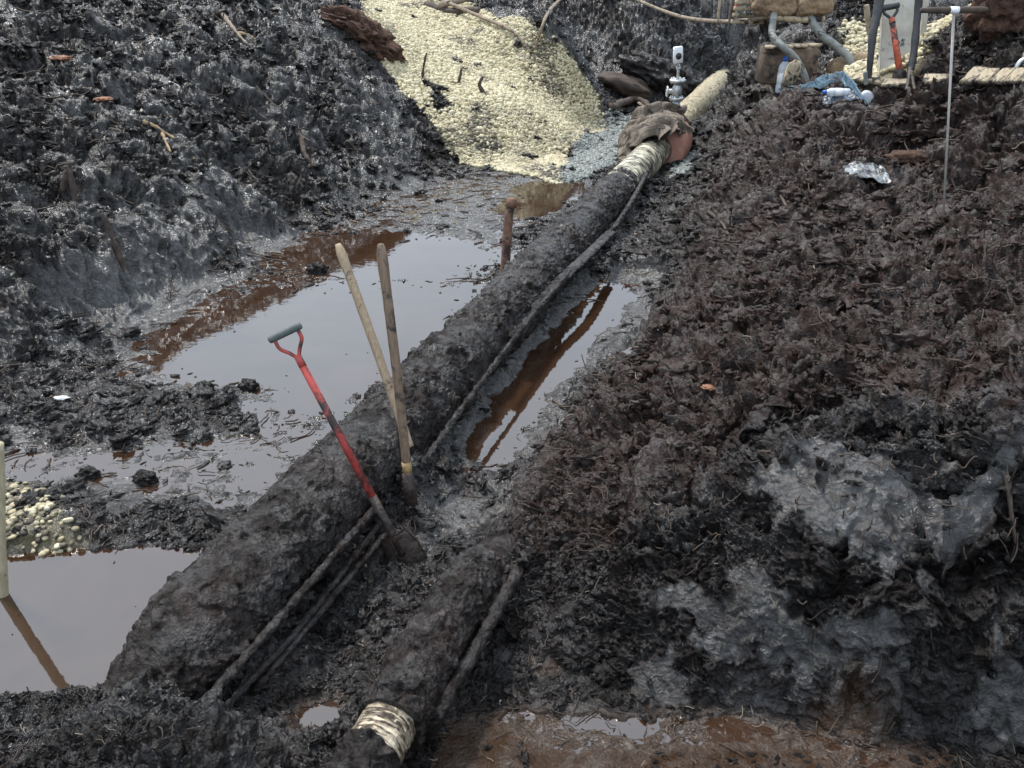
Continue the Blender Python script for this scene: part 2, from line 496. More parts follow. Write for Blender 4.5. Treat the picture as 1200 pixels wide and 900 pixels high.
far = np.array([[x, y, 2.5] for x, y in ((-14, 14), (-7, 20), (2, 25), (8, 25), (15, 18), (-20, 8), (18, 9))], float)
near = np.array([[0, 1.15, .25], [-1.2, .9, .35], [1.2, .9, .2], [0, .3, .6], [-2.5, .8, .5], [2.5, .8, .5]], float)
W3 = np.vstack([W3, far, near])

def lp(x, y):
    return np.stack([np.arctan2(x, y), np.log(np.hypot(x, y) + 1e-6)], -1)
_c = lp(W3[:, 0], W3[:, 1])

def tps(C, z, lam=1e-4):
    n = len(C)
    d2 = ((C[:, None] - C[None]) ** 2).sum(-1)
    K = .5 * d2 * np.log(d2 + 1e-12) + np.eye(n) * lam
    P = np.hstack([np.ones((n, 1)), C])
    A = np.block([[K, P], [P.T, np.zeros((3, 3))]])
    return np.linalg.solve(A, np.concatenate([z, [0, 0, 0]]))
_w = tps(_c, W3[:, 2])

# the surface is evaluated on a coarse log-polar table, then looked up bilinearly
TA = np.linspace(R(-84), R(84), 420); TL = np.linspace(math.log(.25), math.log(26), 420)
_g = np.stack(np.meshgrid(TA, TL, indexing='ij'), -1).reshape(-1, 2)
_tz = np.zeros(len(_g))
for s in range(0, len(_g), 20000):
    q = _g[s:s + 20000]
    d2 = ((q[:, None] - _c[None]) ** 2).sum(-1)
    _tz[s:s + 20000] = (.5 * d2 * np.log(d2 + 1e-12)) @ _w[:len(_c)] + _w[-3] + q @ _w[-2:]
TZ = _tz.reshape(420, 420)
_lim = np.clip((np.abs(TA) - R(46)) / R(20), 0, 1)[:, None]
TZ = np.clip(TZ, -.12, 2.75)
TZ = TZ * (1 - _lim) + (np.clip((np.exp(TL) - 2) * .3, .3, 2.5))[None] * _lim

def base_z(x, y):
    q = lp(x, y)
    a = np.clip((q[..., 0] - TA[0]) / (TA[1] - TA[0]), 0, 418.999); l = np.clip((q[..., 1] - TL[0]) / (TL[1] - TL[0]), 0, 418.999)
    i = a.astype(int); j = l.astype(int); f = a - i; g = l - j
    return (TZ[i, j] * (1 - f) + TZ[i + 1, j] * f) * (1 - g) + (TZ[i, j + 1] * (1 - f) + TZ[i + 1, j + 1] * f) * g

def march(px, py, hf=None):
    hf = hf or base_z
    r = ray(px, py)
    t = np.concatenate([np.linspace(1.2, 25, 3000)])
    P = CAM + r * t[:, None]
    below = P[:, 2] < hf(P[:, 0], P[:, 1])
    k = int(np.argmax(below)) if below.any() else len(t) - 1
    return P[k]

def poly_sdf(C, q):
    """signed distance (in log-polar units, about 1/1000 photo px each) to a polygon traced on the ground; >0 inside"""
    d = np.full(len(q), 1e9); ins = np.zeros(len(q), bool)
    for k in range(len(C)):
        a = C[k]; b = C[(k + 1) % len(C)]
        e = b - a; w = q - a
        t = np.clip((w @ e) / (e @ e + 1e-12), 0, 1)
        d = np.minimum(d, ((w - t[:, None] * e) ** 2).sum(1))
        c1 = (a[1] <= q[:, 1]) & (b[1] > q[:, 1]); c2 = (b[1] <= q[:, 1]) & (a[1] > q[:, 1])
        cr = e[0] * w[:, 1] - e[1] * w[:, 0]
        ins ^= (c1 & (cr > 0)) | (c2 & (cr < 0))
    d = np.sqrt(d)
    return np.where(ins, d, -d)

POND = [
    [(185, 425), (210, 398), (300, 352), (420, 332), (545, 345), (500, 400), (440, 455), (340, 478), (310, 442), (220, 440)],
    [(330, 292), (430, 282), (540, 284), (565, 300), (520, 326), (430, 325), (340, 312)],
    [(-200, 650), (60, 632), (250, 636), (285, 640), (215, 720), (150, 785), (40, 800), (-200, 850)],
    [(697, 345), (733, 326), (716, 368), (668, 418), (638, 462), (612, 500), (590, 535), (556, 540), (548, 512), (572, 486), (600, 448), (650, 392)],
    [(615, 218), (675, 216), (680, 228), (650, 250), (600, 250)],
    [(345, 825), (400, 815), (400, 858), (350, 855)],
    [(492, 775), (530, 765), (545, 775), (505, 790)],
    [(720, 395), (750, 360), (748, 380), (715, 410)],
]
FILM = [  # thin liquid mud: about half water
    [(-200, 545), (0, 530), (120, 515), (300, 508), (330, 470), (420, 470), (345, 560), (290, 600), (150, 582), (60, 565), (-200, 570)],
    [(150, 400), (300, 320), (350, 300), (600, 300), (540, 350), (300, 352), (190, 425)],
    [(350, 285), (440, 240), (560, 205), (680, 215), (590, 290), (420, 285)],
    [(500, 570), (600, 545), (590, 600), (510, 640)],
    [(0, 510), (120, 505), (100, 530), (0, 530)],
    [(700, 350), (755, 345), (750, 385), (690, 410)],
    [(600, 842), (700, 846), (760, 850), (900, 864), (1000, 884), (1100, 900), (1000, 920), (640, 900)],
    [(60, 345), (150, 395), (260, 320), (230, 300)],
]
FOFF = [.003, .004, .011, .006, .004, .0, .012, .02]
WET = [(-200, 640), (-200, 440), (0, 440), (160, 385), (300, 300), (420, 235), (480, 190), (700, 200), (760, 230), (760, 380), (610, 560), (600, 650), (540, 850), (300, 900), (-200, 900)]
GRAV = [(415, -30), (640, 66), (700, 118), (705, 150), (665, 185), (650, 212), (560, 200), (520, 160), (505, 140), (470, 110), (440, 65)]
CHIP = [(668, 160), (740, 140), (755, 160), (700, 205), (660, 212)]
CHIP2 = [(780, 192), (812, 180), (810, 200), (785, 210)]
GRAV2 = [(-120, 558), (30, 560), (60, 590), (78, 615), (90, 632), (0, 640), (-120, 640)]
GRAV3 = [(975, 75), (1010, 20), (1150, 5), (1085, 50), (1080, 95), (990, 108)]
BROWN = [(880, 105), (1200, 105), (1400, 100), (1400, 470), (1180, 480), (1000, 450), (900, 470), (840, 560), (700, 620), (610, 640), (600, 560), (700, 430), (800, 330), (820, 240)]
SMEAR = [
    [(878, 545), (930, 545), (985, 522), (1060, 532), (1075, 575), (1050, 625), (1070, 680), (1030, 690), (960, 650), (905, 600)],
    [(1090, 600), (1100, 560), (1150, 545), (1185, 560), (1165, 610), (1110, 645)],
    [(775, 690), (850, 670), (1000, 700), (1060, 760), (1000, 800), (860, 800), (760, 840), (700, 820), (780, 760)],
    [(1040, 790), (1170, 780), (1230, 850), (1120, 875), (1030, 850)],
    [(1120, 705), (1180, 700), (1170, 730), (1120, 735)],
    [(70, 330), (150, 380), (250, 320), (330, 250), (270, 200), (180, 240)],
]
SLICK = [[(0, 235), (150, 250), (250, 190), (330, 235), (400, 190), (430, 120), (470, 130), (525, 190), (480, 212), (400, 242), (300, 300), (150, 390), (0, 440), (-200, 440), (-200, 250)], [(600, 20), (700, 20), (720, 100), (640, 80)]]
OCHRE = [[(500, 862), (620, 842), (760, 850), (900, 866), (1120, 893), (1100, 990), (500, 990)], [(625, 775), (650, 770), (655, 790), (630, 795)], [(330, 820), (405, 812), (400, 868), (330, 860)]]
HOLES = [  # (px, py, radius px, depth m)
    (905, 485, 60, .13), (1110, 510, 45, .10), (975, 465, 45, .11), (1040, 490, 30, .08), (870, 505, 30, .07), (1130, 660, 30, .05), (990, 745, 45, .04), (675, 640, 45, .05), (655, 690, 40, .05), (270, 205, 22, .12), (335, 240, 26, .10), (640, 330, 30, .03),
    (1190, 140, 22, .12), (870, 435, 35, .06), (850, 300, 30, .05), (985, 655, 14, .04), (230, 850, 40, .06), (700, 270, 25, .05), (1080, 620, 14, .06), (170, 300, 24, .08), (60, 240, 30, .07),
    (820, 395, 40, .07), (1010, 330, 45, .07), (930, 300, 30, .06), (1150, 350, 40, .07), (760, 520, 35, .06), (880, 380, 30, .06), (1080, 255, 30, .06), (720, 560, 30, .05), (1040, 420, 40, .08), (1170, 440, 35, .08), (385, 170, 24, .10), (960, 240, 20, .05), (760, 430, 30, .04)]

# polar sheet: rows at growing distance, columns over the angle of view and a coarse skirt to either side
rows = [.3]
while rows[-1] < 400:
    r = rows[-1]
    k = .06 if r < 1.3 else (.0017 if r < 1.9 else .0009 if r < 2.62 else .0012) if r < 3.4 else .0015 if r < 9 else .0022 if r < 21 else .04
    rows.append(r * (1 + k * QUAL) if r >= 1.3 and r < 21 else r * (1 + k))
RR = np.array(rows)
NC = int(1120 / QUAL)
tmax = np.interp(np.log(RR), np.log([.3, 2, 3, 5, 10, 20, 400]), np.radians([46, 45, 39.5, 37, 33.5, 32, 32]))
sk = np.linspace(0, 1, 76)[1:] ** 1.7
S = np.concatenate([-1 - sk[::-1], np.linspace(-1, 1, NC), 1 + sk])
TH = np.where(np.abs(S)[None] <= 1, S[None] * tmax[:, None], np.sign(S)[None] * (tmax[:, None] + (np.abs(S)[None] - 1) * (R(82) - tmax[:, None])))
X = (RR[:, None] * np.sin(TH)).ravel(); Y = (RR[:, None] * np.cos(TH)).ravel()
NR, NCC = len(RR), len(S)
Q = lp(X, Y)
Z = base_z(X, Y)
rr_ = np.repeat(RR, NCC)
Z = np.where(rr_ > 24, 2.45 + 0 * Z, Z) if False else Z
wob = fbm(np.stack([Q[:, 0] * 9, Q[:, 1] * 9, 0 * X], 1), 4, 20) * .045
P0 = np.stack([X, Y, Z], 1)
wob2 = fbm(np.stack([Q[:, 0] * 40, Q[:, 1] * 40, 0 * X], 1), 3, 24) * .02
def region(p, soft=.02, w=1.):
    H = np.array([march(a, b) for a, b in p]); C = lp(H[:, 0], H[:, 1]); mg = .11
    k = np.where((Q[:, 0] > C[:, 0].min() - mg) & (Q[:, 0] < C[:, 0].max() + mg) & (Q[:, 1] > C[:, 1].min() - mg) & (Q[:, 1] < C[:, 1].max() + mg))[0]
    out = np.zeros(len(Q))
    out[k] = sstep(-soft, soft, poly_sdf(C, Q[k]) + (wob[k] + wob2[k]) * w)
    return out
pond = np.zeros(len(X))
for k, p in enumerate(POND): pond = np.maximum(pond, region(p, .022, .75 if k == 3 else .55))
ring = np.zeros(len(X))
for p in (POND[0], POND[1], POND[3]): ring = np.maximum(ring, sstep(.012, .06, region(p, .07, .9)) * .9)
film = np.zeros(len(X)); foff = np.zeros(len(X))
for p, fo_ in zip(FILM, FOFF):
    f_ = region(p, .03, .8); foff = np.where(f_ > film, fo_, foff); film = np.maximum(film, f_)
f_ = ring; foff = np.where(f_ > film, .004, foff); film = np.maximum(film, f_)
wet = region(WET, .03, .6)
grav = np.maximum(np.maximum(region(GRAV, .006, .35), region(GRAV2, .02, .8) * .7), region(GRAV3, .008, .6))
grav = grav * (1 - region([(485, 95), (500, 88), (535, 110), (538, 132), (510, 138), (490, 120)], .008, .5))
chip = np.maximum(region(CHIP, .012, .5), region(CHIP2, .01, .5))
brown = region(BROWN, .06, 1.4)
smear = np.zeros(len(X))
for k, p in enumerate(SMEAR): smear = np.maximum(smear, region(p, .02, 1.5) * (.6 if k == 5 else [0, 0, .62, .66][k] if k in (2, 3) else 1))
slick = np.zeros(len(X))
for p in SLICK: slick = np.maximum(slick, region(p, .03, 1.))
ochre = np.zeros(len(X))
for p in OCHRE: ochre = np.maximum(ochre, region(p, .02, .7))
stk = fbm(np.stack([(X * .93 - Y * .36) * .9, (X * .36 + Y * .93) * 5, Z * 1.], 1), 3, 140)
smear_b = .38 * sstep(.02, .35, stk) * sstep(.05, .3, Z) * sstep(.5, -.3, X - Y * .02) * sstep(3.5, 5, rr_) * (1 - grav)
smn = fbm(P0 * 5, 3, 130) + .6 * fbm(P0 * np.array([14, 14, 9]), 2, 133)
smear_c = sstep(.5, .9, smear)
smear = sstep(.28, .42, smear * .75 + smn * .7) * (smear > .02)
smear_v = smear * (.38 + .62 * smear_c)
print('regions', round(time.time() - T0, 1))
for px, py, rad, dep in HOLES:
    h = march(px, py); c = lp(h[0], h[1])
    e = (Q - c) * np.array([1, .75]); d = np.sqrt((e ** 2).sum(1)) / (rad / 1000.)
    d = d + wob * 6 + wob2 * 8
    Z = Z - dep * np.exp(-d * d * 1.3)

# normals of the smooth surface
def grid_normals(X, Y, Z):
    P = np.stack([X, Y, Z], 1).reshape(NR, NCC, 3)
    a = np.gradient(P, axis=0); b = np.gradient(P, axis=1)
    n = np.cross(b, a); n /= np.linalg.norm(n, axis=2)[..., None] + 1e-12
    return n.reshape(-1, 3)
for px, py, rad, hh_ in ((486, 578, .10, .09), (505, 600, .10, .07), (500, 672, .10, .03), (587, 326, .14, .05), (1105, 264, .08, .03), (440, 880, .1, .08), (405, 880, .12, .08)):
    h = march(px, py); Z = Z + hh_ * np.exp(-((X - h[0]) ** 2 + (Y - h[1]) ** 2) / rad ** 2) * (1 + wob * 8 + wob2 * 10)
lat = X * .949 - Y * .3153; lon = X * .3153 + Y * .949
fil = (.13 * np.exp(-((lat + 1.62) / .17) ** 2) * sstep(1., 1.6, lon) * (1 - sstep(9.5, 11, lon)) + .10 * np.exp(-((lat + .93) / .16) ** 2) * sstep(2., 2.6, lon) * (1 - sstep(3.3, 4.2, lon))) * (1 + wob * 12)
Z = np.maximum(Z, fil) + .4 * fil
Zs = Z.copy()
Nn = grid_normals(X, Y, Z)
slope = 1 - Nn[:, 2]
farfade = 1 - sstep(22, 40, rr_)
# amplitude map: slick patches between the crumbled ones
left = sstep(.06, .25, Z) * sstep(.02, -.05, X - Y * .02)
bankL = left * sstep(3.5, 5, rr_)
calm = sstep(.0, .28, fbm(P0 * np.array([1.5, 1.9, 2.2]) + 40, 3, 170) - .03 + .42 * slick + .10 * bankL + .1 * sstep(.3, .7, slope))

flat = np.maximum(film, pond)
amp = (1 - .78 * film) * (1 - .93 * pond) * (1 - .80 * smear) * (1 - .72 * ochre) * (1 - .75 * grav) * (1 - .7 * chip)
amp = amp * (.55 + .45 * sstep(0.02, .3, Z)) * (1 - .62 * calm)
# large lumps
warp = np.stack([fbm(P0 * 3 + 5, 2, 1), fbm(P0 * 3 + 31, 2, 2), fbm(P0 * 3 + 77, 2, 3)], 1)
warp2 = np.stack([perlin(P0 * 17 + 5, 101), perlin(P0 * 17 + 31, 102), perlin(P0 * 17 + 77, 103)], 1)
warp3 = np.stack([perlin(P0 * 45 + 5, 104), perlin(P0 * 45 + 31, 105), perlin(P0 * 45 + 77, 106)], 1)
L1 = fbm(P0 * 1.7, 3, 30) * .14 * (1 - flat) * (1 - .7 * grav) * sstep(.03, .35, Z) * (1 + .45 * brown)
Pst = np.stack([(X * .93 - Y * .36) * 1.3, (X * .36 + Y * .93) * 7, Z * 1.], 1) + warp * .9
L2 = ridged(Pst, 3, 40) * .06 * bankL
face = sstep(2.75, 2.5, rr_) * sstep(.3, .7, X)
nearfar = 1 - .8 * sstep(-.75, -1.0, X * .949 - Y * .3153) * sstep(9, 11, X * .3153 + Y * .949) * (1 - sstep(17, 18, rr_))
L1 = L1 * (1 - .55 * face) * nearfar
Pw = P0 + warp * .09 + warp2 * .030 + warp3 * .007
f1, f21 = worley(Pw * np.array([6.5, 8, 9]), 3)
clod = (.5 - f1) * .085
g1, g21 = worley(Pw * np.array([17, 21, 24]) + 3, 9)
clod2 = (.5 - g1) * .045
h1, h21 = worley((P0 + warp2 * .016 + warp3 * .008) * np.array([46, 56, 60]) + 3, 19)
clod3 = (.5 - h1) * .022
patch = sstep(-.2, .25, fbm(P0 * 2.2 + 9, 2, 50))
k1, k21 = worley(P0 * np.array([2.6, 3.2, 4.2]) + warp * .35 + warp2 * .10, 29)
slab = (.5 - k1) * .16 * (1 + .35 * brown) - .05 * sstep(.12, .0, k21)
bil = np.abs(perlin(Pw * np.array([12, 15, 15]), 60)) * .055 - .012
bil2 = np.abs(perlin(Pw * 34 + 9, 61)) * .028 - .007
M4 = fbm(P0 * 75 + warp2 * .6, 2, 70) * .012 + (1 - 2 * np.abs(perlin(P0 * np.array([38, 60, 60]) + warp2, 72))) * .007
D = clod * (.25 + .75 * patch) + clod2 * (.5 + .5 * patch) + clod3 + bil * (1.2 - .5 * patch) + bil2 + M4
rough_extra = 1 + .25 * sstep(.35, .6, Z) * sstep(1, 3, X)
backb = sstep(12, 14, rr_) * (1 - grav)
D = D + slab * .0
D = D * amp * rough_extra * (1 + .5 * backb) + L1 * (1 + .6 * backb) + L2 * (.6 + .8 * slick) + slab * (.35 + .65 * sstep(.1, .4, Z)) * (1 - flat) * (1 - .85 * grav) * (1 - .8 * chip) * (1 - .75 * smear) * (1 - .6 * face) * nearfar * (1 - .45 * slick) * (1 - .6 * ochre) + backb * ridged(P0 * 3.3 + warp, 3, 160) * .07
# cut face: vertical spade marks and broken seams
cutm = sstep(.35, .6, slope) * sstep(.6, 1.0, X) * (rr_ < 3.6)
seam = ridged(np.stack([X * 3, Y * 3, Z * 16], 1) + warp * 1.6, 3, 80)
D = D + cutm * (seam * .010 * (1 - .5 * smear) + smear * .009 + (1 - 2 * np.abs(perlin(np.stack([X * 26, Y * 26, Z * 3.], 1) + warp, 87))) * .004 - .02 * sstep(.5, .95, ridged(P0 * 4 + warp, 2, 84)))
# film and ponds sit at the water level
fl = fbm(np.stack([X * 5, Y * 9, 0 * X], 1) + warp * .5, 4, 90)
fl2 = ridged(np.stack([X * 16, Y * 30, 0 * X], 1) + warp, 3, 95)
Zf = -.013 + foff + fl * .020 + fl2 * .006 + (.5 - g1) * .03 * sstep(-.1, .3, fl)
Zp = -.05 + fl * .02 + (fl2 > .93) * .0
Z = Z * (1 - film) + (Zf + .25 * np.maximum(Z, 0)) * film
Z = Z * (1 - pond) + np.minimum(Z, Zp) * pond
D = D * farfade
PT = np.stack([X, Y, Z], 1) + Nn * D[:, None]
# the trench floor outside the marked ponds stays just above the water
dry = (1 - np.maximum(film, pond))
P0 = None
low = PT[:, 2] < .012
PT[:, 2] = np.where(low & (dry > .5), .012 + (PT[:, 2] - .012) * .35 + .004, PT[:, 2])
GZ = PT[:, 2].reshape(NR, NCC)
wetv = np.clip(.15 * ochre + wet * .75 + film * .6 + smear_b * .8 + .5 * smear + calm * .55 * (1 - .6 * brown), 0, 1)
smoothv = np.clip(smear + .8 * film + .6 * pond + .6 * calm, 0, 1)
sandv = np.clip(grav * .8, 0, 1)
ground = np_mesh('ground', PT, grid_faces(NR, NCC)[:, ::-1], M['mud'], None, True,
                 dict(wet=wetv, brown=.8 * brown * (1 - smear), smear=np.clip(np.maximum(smear_v, smear_b) + film * .85, 0, 1), smooth=smoothv, ochre=ochre * .8, sand=sandv * (1 - chip)))
tag(ground, 'wet black peat ground of the dug trench, its banks and spoil', None, None, 'structure')
print('ground', len(PT), round(time.time() - T0, 1))

def ground_at(x, y, table=None):
    table = GZ if table is None else table
    x = np.asarray(x, float); y = np.asarray(y, float)
    r = np.hypot(x, y); th = np.arctan2(x, y)
    i = np.interp(np.log(r), np.log(RR), np.arange(NR))
    tm = np.interp(i, np.arange(NR), tmax)
    s = np.where(np.abs(th) <= tm, th / tm, np.sign(th) * (1 + (np.abs(th) - tm) / (R(82) - tm)))
    j = np.interp(s, S, np.arange(NCC))
    i0 = np.clip(i.astype(int), 0, NR - 2); j0 = np.clip(j.astype(int), 0, NCC - 2); f = i - i0; g = j - j0
    return (table[i0, j0] * (1 - f) + table[i0 + 1, j0] * f) * (1 - g) + (table[i0, j0 + 1] * (1 - f) + table[i0 + 1, j0 + 1] * f) * g

def hit(px, py):
    return march(px, py, ground_at)

# standing water: one flat sheet at z = 0 filling every hollow of the trench
mb = []
xs = np.linspace(-7, 6, 40); ys = np.linspace(1.25, 19, 50)
gx, gy = np.meshgrid(xs, ys)
wat = np_mesh('water', np.stack([gx.ravel(), gy.ravel(), 0 * gx.ravel()], 1), grid_faces(50, 40), M['water'], None, True)
tag(wat, 'shallow brown peaty water standing in the trench and puddles', None, None, 'structure')
# ------------------------------------------------------------------ pipes
DR = np.array([.3153, .949, 0]); NM = np.array([.949, -.3153, 0]); ZZ = np.array([0, 0, 1.])
def on_pipe(a, s, z): return NM * a + DR * s + ZZ * z
def s_at(px, py, z):
    return float(U(px, py, z) @ DR)

def coated_tube(name, a, zc, rad, s0, s1, mat, parent, amp=1., step=.0019, nc=300, bend=None, prof=None, seed=0, rough=1.):
    s = [s0]
    while s[-1] < s1: s.append(s[-1] + max(s[-1], 2.) * step)
    s = np.array(s); an = np.arange(nc) / nc * 2 * math.pi
    zz = zc + (bend(s) if bend else 0 * s)
    rr = rad * (prof(s) if prof else np.ones_like(s))
    C = NM[None] * a + DR[None] * s[:, None] + ZZ[None] * zz[:, None]
    dirv = np.cos(an)[:, None] * NM + np.sin(an)[:, None] * ZZ
    V = (C[:, None] + rr[:, None, None] * dirv[None]).reshape(-1, 3); Dn = np.tile(dirv, (len(s), 1))
    wv = np.stack([fbm(V * 6 + k, 2, 200 + k) for k in (1, 2, 3)], 1) * .04
    f1, _ = worley((V + wv + .5 * wv[:, ::-1]) * np.array([11, 11, 13]), 210 + seed); 
    cov = sstep(-.25, .25, fbm(V * 2.4, 3, 215 + seed))
    top = sstep(-.6, .7, Dn[:, 2])
    w2 = np.stack([perlin(V * 24 + k, 220 + k) for k in (1, 2, 3)], 1) * .022
    p1 = ridged((V + wv + w2 * .6) * 9, 3, 222)
    d = (.45 - f1) * .05 * cov * (.5 + .5 * top) + p1 * (.007 + .013 * cov) + np.abs(perlin((V + wv + w2) * 19, 216)) * .036 * (.35 + .65 * cov) + ((1 - 2 * np.abs(perlin((V + w2) * 46, 218))) * .009 + fbm(V * 85, 2, 217) * .009) * (.35 + .65 * cov)
    plate = sstep(-.03, .05, fbm((V + wv * 2 + w2) * np.array([4, 4, 6]), 3, 230))
    d = d * (.40 + .38 * plate) + plate * .009
    V = V + Dn * (d * amp * rough)[:, None]
    fa = [grid_faces(len(s), nc, True)[:, ::-1]]
    m = len(V); V = np.vstack([V, C[0] , C[-1]])
    L = (len(s) - 1) * nc
    fa.append(np.array([[m, k, (k + 1) % nc] for k in range(nc)] + [[m + 1, L + (k + 1) % nc, L + k] for k in range(nc)], np.int32))
    return np_mesh(name, V, fa, mat, parent)

s_end = s_at(165, 815, .41)
s_bare = s_at(748, 197, .41); s_far = s_at(862, 96, .2)
s_rag = s_at(780, 166, .3)
pl = empty('pipeline', on_pipe(-1.75, s_end, 0), 'large mud-caked pipe running away past the long puddle, with a valve near its far end', 'pipe')
coated_tube('mud_coating', -1.75, .2, .194, s_end - .15, s_bare, M['mudobj'], pl, bend=lambda s: -.35 * (1 - sstep(s_end - .2, s_end + .45, s)), prof=lambda s: 1 - .05 * sstep(s_bare - 1.2, s_bare, s))
w1 = coated_tube('wound_section', -1.75, .2, .19, s_bare - .2, s_rag - .0, M['wound'], pl, amp=.25, nc=120, step=.004)
w2 = coated_tube('wrapped_section', -1.75, .2, .215, s_rag + .1, s_far + .4, M['wrap'], pl, amp=.45, nc=140, step=.003)
tag(w2, 'cream stained wrapped far end of the pipe')
# steel collar that the sacking hides, salmon painted at its right flank
mb = MB()
mb.lathe(on_pipe(-1.75, s_rag - .05, .2), [(.20, 0), (.33, .01), (.355, .03), (.355, .80), (.33, .85), (.20, .86)], DR, 48)
co_ = mb.build('collar', M['salmon'], pl); tag(co_, 'salmon painted steel collar edge')
# valve assembly
vs_ = U(785, 134, .42); vs_ = on_pipe(-1.75, float(vs_ @ DR), .40)
px_m = np.linalg.norm(vs_ - CAM) / 1000 * 1.0
k = px_m
mb = MB(); mb.lathe(vs_ + [0, 0, -.06], [(.0, 0), (.055, .0), (.055, .06), (6.0 * k, .07), (6.2 * k, 9 * k), (4.6 * k, 15 * k), (3.0 * k, 18 * k), (3.0 * k, 24 * k)], n=24)
va = mb.build('valve', M['steel'], pl)
mb = MB(); mb.lathe(vs_ + [0, 0, .0], [(0, 0), (5.4 * k, 0), (5.8 * k, 2 * k), (5.8 * k, 9 * k), (4.4 * k, 14 * k), (2.5 * k, 18 * k), (0, 18 * k)], n=24)
va_b = mb.build('valve_base', simple('pale_blue_fitting', (.35, .48, .68), (.75, .8, .85), 9, .35), va); 
def ring_(c, r, h, name, par, mat):
    mb = MB(); mb.lathe(c, [(0, 0), (r * .9, 0), (r, h * .15), (r, h * .85), (r * .9, h), (0, h)], n=28)
    for q in range(6):
        an = q / 6 * 2 * math.pi; mb.lathe(c + np.array([math.cos(an), math.sin(an), 0]) * r * .72 + [0, 0, -h * .5], [(0, 0), (r * .13, 0), (r * .13, h * 2), (0, h * 2)], n=8)
    return mb.build(name, mat, par)
ring_(vs_ + [0, 0, 17 * k], 8 * k, 3 * k, 'flange', va, M['steel'])
mb = MB(); mb.lathe(vs_ + [0, 0, 20 * k], [(0, 0), (4 * k, 0), (5.5 * k, 4 * k), (5.5 * k, 9 * k), (4 * k, 13 * k), (3 * k, 15 * k), (0, 15 * k)], n=22)
mb.lathe(vs_ + [-9 * k, -.02, 26 * k], [(0, 0), (2.6 * k, 0), (2.6 * k, 9 * k), (0, 9 * k)], (1, .1, 0), 16)
mb.build('valve_body', M['steel'], va)
mb = MB()
hc = vs_ + [-11 * k, -.03, 26 * k]
rim = [hc + np.array([0, math.cos(t), math.sin(t)]) * 5 * k for t in np.linspace(0, 2 * math.pi, 20)]
mb.tube(rim, .9 * k, 8, cap=False)
for t in range(4): mb.tube([hc, hc + np.array([0, math.cos(t * 1.57 + .5), math.sin(t * 1.57 + .5)]) * 5 * k], .6 * k, 6)
mb.tube([hc, hc + np.array([8 * k, 0, 0])], .8 * k, 8)
mb.build('handwheel', M['steel'], va)
ring_(vs_ + [0, 0, 35 * k], 9 * k, 3.4 * k, 'flange', va, M['steel'])
mb = MB(); mb.tube([vs_ + [0, 0, 37 * k], vs_ + [-.5 * k, 0, 54 * k]], 1.7 * k, 12); mb.lathe(vs_ + [-.3 * k, 0, 48 * k], [(0, 0), (2.8 * k, 0), (2.8 * k, 3 * k), (0, 3 * k)], n=6)
mb.build('gauge_stem', M['steel'], va)
mb = MB(); mb.box(vs_ + [-2 * k, 0, 63 * k], (10 * k, 5 * k, 17 * k), rotmat((0, 1, 0), R(-5)) @ rotmat((0, 0, 1), R(12)), bevel=.012)
g_ = mb.build('gauge', M['white'], va)
mb = MB(); mb.lathe(vs_ + [-1.6 * k, -2.6 * k, 62 * k], [(0, 0), (3.3 * k, 0), (3.3 * k, .4 * k), (0, .4 * k)], (.2, -1, 0), 24)
# (kept inside the gauge so the tree stays three deep)
gd = mb.build('gauge_dial', M['steel_m'], va)

